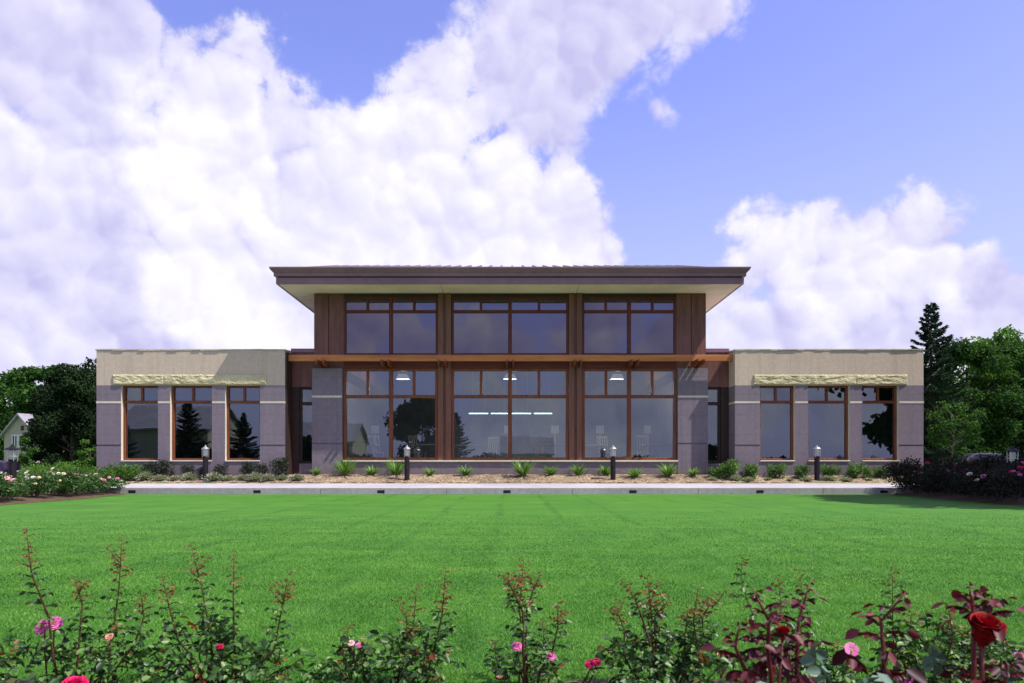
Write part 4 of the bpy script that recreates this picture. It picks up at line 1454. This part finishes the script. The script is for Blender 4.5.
for i, (px, k, sc) in enumerate(((714, 0, .8), (729, 1, 1.05), (751, 0, 1.0), (778, 0, 1.05), (803, 0, .95), (830, 1, .8), (855, 1, .9), (866, 0, .75), (881, 0, .85))):
    o = gb[k] if not used[k] else copy_tree(gb[k])
    used[k] = True
    y = 23.66
    o.location = (PX(px, y), y, mz(y) - 0.02)
    o.scale = (sc, sc, sc)
    o.rotation_euler.z = i * 1.1
    tag(o, 'glossy green rounded shrub against the right wing, %s from the left' % ORD[i], 'shrub', 'green shrubs before the right wing')
db = bush('dark_shrub', 'shrub', 55, 0.56, 0.60, 900, 0.055, L_SHADE)
for i, (px, sc) in enumerate(((152, .85), (164, .95), (187, .7), (202, .6), (221, .7), (247, .85), (261, .75), (281, 1.05))):
    o = db if i == 0 else copy_tree(db)
    y = 23.72
    o.location = (PX(px, y), y, mz(y) - 0.02)
    o.scale = (sc, sc, sc)
    o.rotation_euler.z = i * 1.7
    tag(o, 'dark-leaved shrub against the base of the left wing, %s from the left' % ORD[i], 'shrub', 'dark shrubs before the left wing')
lb_ = bush('spirea_shrub', 'shrub', 56, 0.95, 0.85, 1500, 0.06, L_LIME)
for i, (px, y, sc) in enumerate(((102, 23.0, .8), (119, 23.3, 1.0), (136, 23.5, .95), (84, 22.6, .9), (66, 22.4, 1.0), (48, 22.5, 1.0), (34, 23.0, .9))):
    o = lb_ if i == 0 else copy_tree(lb_)
    o.location = (PX(px, y), y, 0.18)
    o.scale = (sc, sc, sc * 0.85)
    o.rotation_euler.z = i * 1.9
    w = ('before the corner of the left wing', 'under the outer pilaster of the left wing', 'under the outer window of the left wing', 'left of the left wing corner', 'below the dark evergreens', 'right of the pale house', 'under the pale house')[i]
    tag(o, 'loose yellow-green shrub behind the rose bed, %s' % w, 'shrub', 'yellow-green shrubs behind the left rose bed')


# ------------------------------------------------------------------ roses
def petal_ring(n, r0, r1, h0, h1, ang, phase, curl=0.12, nu=5, nv=5, jit=None):
    out = []
    for k in range(n):
        a0 = phase + 2 * math.pi * k / n + (jit.uniform(-.2, .2) if jit else 0)
        hs_ = (jit.uniform(.9, 1.12) if jit else 1)
        pts = []
        for j in range(nv):
            v = j / (nv - 1)
            for i in range(nu):
                u = -1 + 2 * i / (nu - 1)
                wv = math.sin(min(1.0, 0.15 + v * 1.1) * math.pi * 0.55) * (1 - 0.25 * max(0, v - .7) / .3 * abs(u))
                r = r0 + (r1 - r0) * v ** 0.8 + curl * r1 * max(0, v - 0.75) / 0.25 * 0.8
                h = (h0 + (h1 - h0) * math.sin(v * math.pi / 2)) * hs_ - 0.10 * (h1 - h0) * u * u * v - curl * r1 * max(0, v - 0.8) / 0.2 * 0.4
                a = a0 + u * ang * wv
                pts.append((r * math.cos(a), r * math.sin(a), h))
        out.append(pts)
    return np.array(out)


QT = lambda nu, nv: [(j * nu + i, j * nu + i + 1, (j + 1) * nu + i + 1, (j + 1) * nu + i) for j in range(nv - 1) for i in range(nu - 1)]


def rose_verts(kind, seed, nu=5, nv=5):
    """unit flower (about 1 across), axis +z"""
    j = random.Random(seed)
    if kind == 'single':
        return petal_ring(5, 0.04, 0.5, 0.0, 0.10, 0.62, 0, 0.05, nu, nv, j)
    if kind == 'low':
        return np.concatenate([petal_ring(5, .08, .50, -.05, .20, .75, 0, .1, 3, 3, j), petal_ring(5, .06, .36, 0, .32, .75, .6, .08, 3, 3, j), petal_ring(4, .04, .18, .02, .38, .9, .2, .05, 3, 3, j)])
    if kind == 'cup':
        L = [(5, .10, .50, -.10, .42, .80, 0.0, .16), (5, .09, .44, -.06, .52, .80, .6, .10), (5, .07, .35, 0, .58, .85, .25, .06), (4, .05, .25, .02, .60, .95, .7, .03), (3, .03, .15, .05, .60, 1.2, .1, .0), (3, .01, .07, .05, .58, 1.2, .9, 0)]
    elif kind == 'goblet':
        L = [(5, .16, .46, -.36, .34, .95, 0.0, .10), (5, .15, .43, -.32, .42, .95, .6, .07), (5, .13, .36, -.2, .47, .95, .25, .03), (4, .10, .26, -.1, .50, 1.0, .7, .01), (3, .05, .16, .0, .52, 1.2, .1, .0), (3, .02, .08, .0, .52, 1.2, .9, 0)]
        nu = nv = 7
    else:   # open double flower
        L = [(6, .06, .50, -.04, .16, .62, 0, .10), (6, .06, .42, 0, .24, .62, .5, .08), (6, .05, .32, .02, .30, .65, .2, .06), (5, .04, .22, .03, .33, .7, .8, .04), (4, .02, .11, .04, .34, 1.0, .1, .02)]
    return np.concatenate([petal_ring(*a, nu=nu, nv=nv, jit=j) for a in L])


def orient(V, axis, size, pos):
    q = Vector(axis).normalized().to_track_quat('Z', 'Y').to_matrix()
    A = np.array(q)
    return V @ A.T * size + np.array(pos)


def bed_rose(seed, cols, W, H, m, nfl, nleaf=1500):
    g = np.random.default_rng(seed)
    r_ = random.Random(seed)
    t = bush('rose_bush', 'rose bush', seed, W, H, nleaf, 0.062, m, base=0.12)
    for k in range(nfl):
        a = r_.uniform(0, 6.283)
        q = r_.uniform(0.1, 0.48) * W
        z = H * r_.uniform(0.78, 1.12) - 0.35 * q
        fwd = r_.random() < 0.6
        p = (math.cos(a) * q, (-abs(math.sin(a)) if fwd else math.sin(a)) * q, z)
        V = orient(rose_verts('low', seed * 50 + k), (math.cos(a) * .6, -0.45, .8), r_.uniform(0.075, 0.125), p)
        np_mesh('flower', V, QT(3, 3), PET[cols[k % len(cols)]], t)
    return t


kinds = {'white': bed_rose(101, ['white', 'white', 'cream'], 0.95, 0.62, L_ROSEB, 8), 'pink': bed_rose(102, ['pink', 'blush', 'pink'], 0.95, 0.58, L_ROSEB, 9),
         'peach': bed_rose(103, ['peach', 'cream', 'blush'], 0.9, 0.60, L_ROSEB, 8), 'blush': bed_rose(104, ['blush', 'white', 'pink'], 0.95, 0.56, L_ROSEB, 10)}
used = set()
rows = [(10.55, 15.6, 0.86, 7, 'front'), (11.35, 16.9, 0.86, 6, 'middle'), (12.25, 18.1, 0.9, 4, 'back')]
seq = ['blush', 'pink', 'white', 'blush', 'peach', 'pink', 'white', 'white', 'peach', 'pink', 'blush', 'white', 'cream']
i = 0
for X_, D0, st_, n, rowname in rows:
    for k in range(n):
        D = D0 + k * st_ + random.uniform(-.1, .1)
        nm = ('blush', 'pink', 'white', 'peach')[(i * 3 + i // 3) % 4]
        o = kinds[nm] if nm not in used else copy_tree(kinds[nm])
        used.add(nm)
        o.location = (-X_ - 0.38 * (D - 15) / 6 + random.uniform(-.08, .08), D, 0.10)
        o.rotation_euler.z = random.uniform(-.7, .7)
        sc = random.uniform(.82, 1.0)
        o.scale = (sc, sc, sc * random.uniform(.85, 1.0))
        desc = {'white': 'white-flowered', 'pink': 'pink-flowered', 'peach': 'peach-flowered', 'blush': 'pale pink'}[nm]
        tag(o, '%s rose bush, left bed, %s row, %s from the viewer' % (desc, rowname, ORD[k]), 'rose bush', 'rose bushes in the left bed')
        i += 1
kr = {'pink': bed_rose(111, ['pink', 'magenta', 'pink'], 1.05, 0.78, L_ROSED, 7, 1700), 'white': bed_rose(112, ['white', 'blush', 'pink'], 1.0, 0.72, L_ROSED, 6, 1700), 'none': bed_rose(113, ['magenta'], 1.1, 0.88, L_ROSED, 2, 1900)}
used = set()
rows = [(10.2, 15.6, 0.86, 7, 'front'), (11.1, 16.8, 0.84, 6, 'middle'), (12.1, 18.0, 0.84, 5, 'back')]
i = 0
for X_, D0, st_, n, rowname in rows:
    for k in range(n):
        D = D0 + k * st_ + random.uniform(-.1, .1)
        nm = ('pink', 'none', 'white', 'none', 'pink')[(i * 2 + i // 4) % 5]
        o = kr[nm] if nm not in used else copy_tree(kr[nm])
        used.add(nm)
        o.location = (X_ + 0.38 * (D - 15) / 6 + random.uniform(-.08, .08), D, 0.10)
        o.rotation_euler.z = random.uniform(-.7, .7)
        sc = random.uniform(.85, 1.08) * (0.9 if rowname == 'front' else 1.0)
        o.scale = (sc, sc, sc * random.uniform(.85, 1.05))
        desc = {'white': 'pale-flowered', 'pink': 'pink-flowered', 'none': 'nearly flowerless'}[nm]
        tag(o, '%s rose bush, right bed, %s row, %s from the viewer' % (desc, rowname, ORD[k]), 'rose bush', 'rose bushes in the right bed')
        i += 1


# ---- foreground roses
def compound(P0, D0, n_pair, size, g):
    """one rose leaf: petiole with leaflets in pairs and an end leaflet -> arrays"""
    D0 = D0 / np.linalg.norm(D0)
    up = np.array([0, 0, 1.0])
    side = np.cross(D0, up)
    side = side / max(np.linalg.norm(side), 1e-6)
    nrm = np.cross(side, D0)
    L = size * (0.8 + 0.75 * n_pair)
    pos, dr, nr, sz = [], [], [], []
    hang = np.array([0, 0, -0.75 if size > 0.036 else -0.25])
    for k in range(n_pair):
        b = P0 + D0 * L * (0.35 + 0.45 * k / max(1, n_pair)) + np.array([0, 0, -0.06 * L * k])
        for s in (-1, 1):
            pos.append(b)
            dr.append(D0 * 0.55 + side * s * 0.85 + g.normal(size=3) * 0.2 + np.array([0, 0, -0.35]) + hang)
            nr.append(nrm + g.normal(size=3) * 0.65 + np.array([0, -0.45, 0]))
            sz.append(size * (0.75 + 0.25 * k / max(1, n_pair)) * g.uniform(.85, 1.1))
    b = P0 + D0 * L * 0.85 + np.array([0, 0, -0.05 * L])
    pos.append(b)
    dr.append(D0 + np.array([0, 0, -0.55]) + hang + g.normal(size=3) * 0.15)
    nr.append(nrm + g.normal(size=3) * 0.6 + np.array([0, -0.45, 0]))
    sz.append(size * 1.1)
    return pos, dr, nr, sz, (P0, P0 + D0 * L * 0.85 + np.array([0, 0, -0.05 * L]))


def front_rose(label, D, cx, canes, bushes, flowers, seed, leafm=None, youngm=None, canem=None, lsize=0.0275, dense=1.15, extra=None):
    g = np.random.default_rng(seed)
    r_ = random.Random(seed)
    leafm, youngm, canem = leafm or L_ROSE, youngm or L_YOUNG, canem or M_CANE
    root = thing('rose_bush', label, 'rose bush', (PX(cx, D), D, 0.03), 0, 'rose bushes along the front edge')
    gx, gy = PX(cx, D), D
    A = [[], [], [], []]
    Y = [[], [], [], []]
    stalk = {id(A): [], id(Y): []}

    def put(store, cp):
        for q, w in zip(store, cp[:4]):
            q.extend(w)
        a_, b_ = cp[4]
        store[0].append(a_)
        store[1].append(b_ - a_)
        store[2].append(np.array([0.1, -0.3, 1.0]))
        store[3].append(float(np.linalg.norm(b_ - a_)))
        stalk[id(store)].append(len(store[0]) - 1)

    def cane_mesh(pts, rad):
        m = MB()
        m.tube(pts, rad, 6)
        m.build('cane', canem, root, smooth=True)

    for c in canes:
        tx, ty, bx, by = c[:4]
        kind = c[4] if len(c) > 4 else 'young'
        dd = r_.uniform(-0.14, 0.14) * D / 2.7
        tip, bas = P(tx, ty, D + dd), P(bx, by, D + dd * 0.8)
        grd = Vector((gx + (bas.x - gx) * 0.35, gy + dd * .3, 0.0))
        mid = bas.lerp(tip, 0.5) + Vector((r_.uniform(-.022, .022), r_.uniform(-.02, .02), 0))
        q1 = grd.lerp(bas, 0.55) + Vector((r_.uniform(-.02, .02), 0, 0))
        pts = [grd, q1, bas, bas.lerp(mid, .5), mid, mid.lerp(tip, .5), tip]
        r0 = (0.0035 if kind != 'thin' else 0.0022) * (1.3 if canem is M_CANER else 1.0)
        cane_mesh(pts, [r0 * 1.3, r0 * 1.15, r0, r0 * .9, r0 * .75, r0 * .55, r0 * .18])
        Ltot = (tip - bas).length + 0.12
        n = max(6, int(Ltot / (0.0125 * lsize / 0.026)))
        for k in range(n):
            u = k / n
            if u < 0.15:
                pp = q1.lerp(bas, u / 0.15)
            else:
                pp = bas.lerp(tip, (u - 0.15) / 0.85)
                v = (u - .15) / .85
                pp += (mid - bas.lerp(tip, .5)) * (1 - abs(2 * v - 1))
            a = k * 2.4 + r_.uniform(-.5, .5)
            sz = lsize * (0.98 - 0.52 * u) * r_.uniform(.65, 1.15)
            dv = np.array([math.cos(a), math.sin(a), 0.35 + 0.55 * u + r_.uniform(-.4, .2)])
            young = u > (0.62 if kind == 'young' else 0.75)
            put(Y if young else A, compound(np.array(pp), dv, 2 if u < .75 else 1, sz, g))
        # side shoots near the tip
        if kind == 'young' and r_.random() < 0.75:
            for q in range(r_.randint(1, 3)):
                b0 = bas.lerp(tip, r_.uniform(.45, .8))
                e = b0 + Vector((r_.choice((-1, 1)) * r_.uniform(.02, .045), r_.uniform(-.03, .03), r_.uniform(.03, .07))) * (D / 2.7)
                cane_mesh([b0, b0.lerp(e, .5) + Vector((0, 0, -.004)), e], [r0 * .5, r0 * .4, r0 * .25])
                for k in range(6):
                    a = k * 2.4
                    put(Y, compound(np.array(b0.lerp(e, .2 + .16 * k)), np.array([math.cos(a), math.sin(a), .6]), 1, lsize * .5 * r_.uniform(.7, 1.1), g))
    for (bx, by, rx, ry, n) in bushes:
        n = int(n * dense)
        cpt = P(bx, by, D)
        rxm, rym = rx * D / F, ry * D / F
        for k in range(n):
            d = rdir(1, g)[0]
            q = g.random() ** 0.45
            p = np.array(cpt) + d * q * np.array([rxm, max(0.16, rxm * 0.6), rym])
            if p[2] < 0.02:
                continue
            dv = d + np.array([0, 0, 0.5]) + g.normal(size=3) * .5
            put(Y if g.random() < 0.05 else A, compound(p, dv, 2, lsize * g.uniform(.7, 1.3), g))
        for k in range(max(4, n // 14)):
            d = rdir(1, g)[0]
            p = np.array(cpt) + d * np.array([rxm, 0.12, rym]) * .85
            cane_mesh([(gx + (p[0] - gx) * .7 + r_.uniform(-.03, .03), gy, 0), (gx + (p[0] - gx) * .85, gy * .5 + p[1] * .5, p[2] * .55), tuple(p)], [0.0032, 0.0026, 0.001])
    for st, mm, nm in ((A, leafm, 'foliage'), (Y, youngm, 'young_leaves')):
        if st[0]:
            wd = np.full((len(st[0]), 1), 0.62)
            wd[stalk[id(st)]] = 0.045
            V = leaves(np.array(st[0]), np.array(st[1]), np.array(st[2]), np.array(st[3]), wd, 0.14, 0.14)
            np_mesh(nm, V, LEAF_T, mm, root)
    for f in flowers:
        fx, fy, dpx, col, kd = f[:5]
        axis = f[5] if len(f) > 5 else (r_.uniform(-.3, .3), -0.6, .8)
        fd = f[6] if len(f) > 6 else D - 0.05
        p = P(fx, fy, fd)
        size = dpx * fd / F
        ax = Vector(axis).normalized()
        V = orient(rose_verts(kd, seed * 31 + int(fx)), axis, size, p - ax * size * 0.15)
        fo = np_mesh('flower', V, QT(7, 7) if kd == 'goblet' else QT(5, 5), PET[col], root, smooth=True)
        if kd in ('single', 'open'):
            V2 = orient(petal_ring(9, 0.01, 0.09, .05, .10, .25, 0, 0, 3, 3), axis, size, p - ax * size * (0.15 if kd == 'single' else -0.12))
            np_mesh('stamens', V2, QT(3, 3), PET['yellow'], fo)
        b = p - ax * size * 0.22
        # sepals and stem
        V3 = orient(petal_ring(5, 0.03, 0.30, -0.12, -0.02, .35, .3, .25, 3, 3), axis, size, p - ax * size * .18)
        np_mesh('sepals', V3, QT(3, 3), youngm if canem is M_CANER else L_ROSE, fo)
        end = Vector((gx + (p.x - gx) * .85, fd + (gy - fd) * .4, max(0.02, p.z - 0.30)))
        cane_mesh([end, end.lerp(b, .6) + Vector((r_.uniform(-.01, .01), 0, 0)), b], [0.0034, 0.0028, 0.0022])
        for k in range(4):
            a = k * 2.2
            put(A, compound(np.array(end.lerp(b, .35 + .14 * k)), np.array([math.cos(a), math.sin(a), .3]), 2, lsize * .85, g))
    return root


front_rose('leftmost front rose bush with large pink double bloom and hot pink one below', 2.68, 70,
           [(26, 527, 49, 618), (122, 535, 112, 640), (75, 578, 80, 632), (141, 592, 134, 645)],
           [(30, 672, 56, 30, 80), (112, 668, 50, 40, 100)],
           [(42, 627, 16, 'pink', 'open', (-.3, -.8, .5)), (54, 623, 15, 'pink', 'open', (.3, -.6, .7)), (75, 688, 23, 'magenta', 'cup', (.1, -.25, .95), 2.4), (110, 638, 8, 'peach', 'cup')], 201)
front_rose('front rose bush with four upright leafy canes and small red buds', 2.72, 226,
           [(190, 541, 211, 636), (161, 572, 178, 640), (234, 551, 234, 640), (289, 572, 274, 650)],
           [(203, 662, 40, 42, 115), (262, 674, 32, 26, 60)],
           [(220, 648, 7, 'magenta', 'cup'), (237, 671, 7, 'magenta', 'cup')], 202)
front_rose('low rose bush with one long leaning cane on its right and a small salmon bloom', 2.76, 392,
           [(446, 566, 429, 668), (417, 584, 409, 662), (406, 607, 404, 660), (349, 624, 352, 660, 'thin')],
           [(350, 672, 32, 28, 66), (404, 668, 34, 34, 84), (436, 654, 12, 34, 20)],
           [(351, 643, 7, 'blush', 'open'), (360, 645, 7, 'pink', 'open')], 203)
front_rose('sparse front rose bush, one tall forked cane over three small pink blooms', 2.72, 527,
           [(524, 558, 525, 660), (505, 576, 523, 612), (541, 572, 527, 612), (558, 602, 552, 652), (542, 618, 541, 660, 'thin'), (494, 640, 500, 676, 'thin')],
           [(530, 684, 36, 20, 58)],
           [(517, 646, 10.5, 'pink', 'open'), (551, 656, 10, 'pink', 'open'), (500, 676, 7, 'peach', 'cup'), (590, 664, 10, 'magenta', 'open'), (597, 662, 9, 'magenta', 'open')], 204)
front_rose('broad flowerless rose bush with bronze shoot tips, right of the middle of the front edge', 2.70, 660,
           [(647, 573, 651, 660), (622, 581, 642, 618), (659, 579, 648, 620), (668, 601, 655, 632), (615, 606, 624, 655), (698, 588, 700, 660), (688, 606, 684, 650), (714, 598, 704, 640)],
           [(630, 672, 26, 30, 60), (664, 668, 30, 30, 66), (703, 664, 20, 36, 56)], [], 205)
front_rose('green rose bush with one open bright pink flower, behind the burgundy shoots', 2.75, 790,
           [(742, 557, 747, 600, 'thin'), (777, 573, 776, 640, 'thin'), (800, 570, 800, 640, 'thin'), (835, 640, 838, 670, 'thin')],
           [(790, 670, 50, 30, 75), (835, 676, 30, 22, 45)],
           [(852, 649, 14, 'pink', 'single', (0, -.85, .5))], 206, canem=M_CANEG)
front_rose('leafy green rose bush under the large red rose, small pink blooms at its foot', 2.7, 940,
           [(892, 565, 893, 640, 'thin'), (948, 603, 943, 670), (965, 625, 958, 670, 'thin'), (912, 610, 908, 650), (985, 596, 985, 650, 'thin'), (1008, 640, 1000, 675)],
           [(925, 658, 38, 38, 95), (970, 668, 42, 34, 90), (1015, 672, 26, 26, 45)],
           [(947, 664, 9, 'pink', 'open'), (899, 676, 10, 'peach', 'open'), (906, 680, 11, 'pink', 'open'), (912, 676, 10, 'pink', 'open'), (1020, 656, 12, 'pink', 'open')], 207)
# burgundy shoots, much closer
front_rose('close burgundy rose shoots with big dark red leaves and one closed red bud', 1.62, 780,
           [(752, 588, 768, 650, 'old'), (811, 580, 797, 660, 'old'), (740, 622, 745, 670, 'old'), (786, 640, 789, 680, 'old')],
           [(775, 694, 30, 10, 7)],
           [(783, 632, 15, 'red', 'goblet', (0, -.1, 1), 1.6)], 208, leafm=L_BURG, youngm=L_BURG, canem=M_CANER, lsize=0.036)
front_rose('close burgundy rose shoot leaning right, with broad dark purple leaves and no flower', 1.62, 880,
           [(906, 592, 884, 655, 'old')], [(866, 684, 18, 12, 7)], [], 209, leafm=L_BURG, youngm=L_BURG, canem=M_CANER, lsize=0.042)
front_rose('close rose stem bearing one large deep red rose, at the right of the front edge', 1.45, 978,
           [(969, 588, 974, 622, 'old'), (992, 594, 980, 630, 'old'), (1006, 660, 1000, 690, 'old')], [],
           [(986, 629, 36, 'red', 'goblet', (.08, -.33, .95), 1.40)], 210, leafm=L_BURG, youngm=L_BURG, canem=M_CANER, lsize=0.032)
front_rose('close blue-green rose leaves at the bottom edge, below the burgundy shoots', 1.40, 826,
           [], [(822, 692, 30, 12, 9), (850, 698, 18, 8, 3)], [], 211, leafm=L_BLUE, youngm=L_BLUE, canem=M_CANEG, lsize=0.036)
front_rose('close blue-green rose leaves at the bottom edge beneath the large red rose', 1.38, 1000,
           [], [(998, 694, 16, 8, 4), (960, 700, 14, 6, 3)], [], 212, leafm=L_BLUE, youngm=L_BLUE, canem=M_CANEG, lsize=0.034)
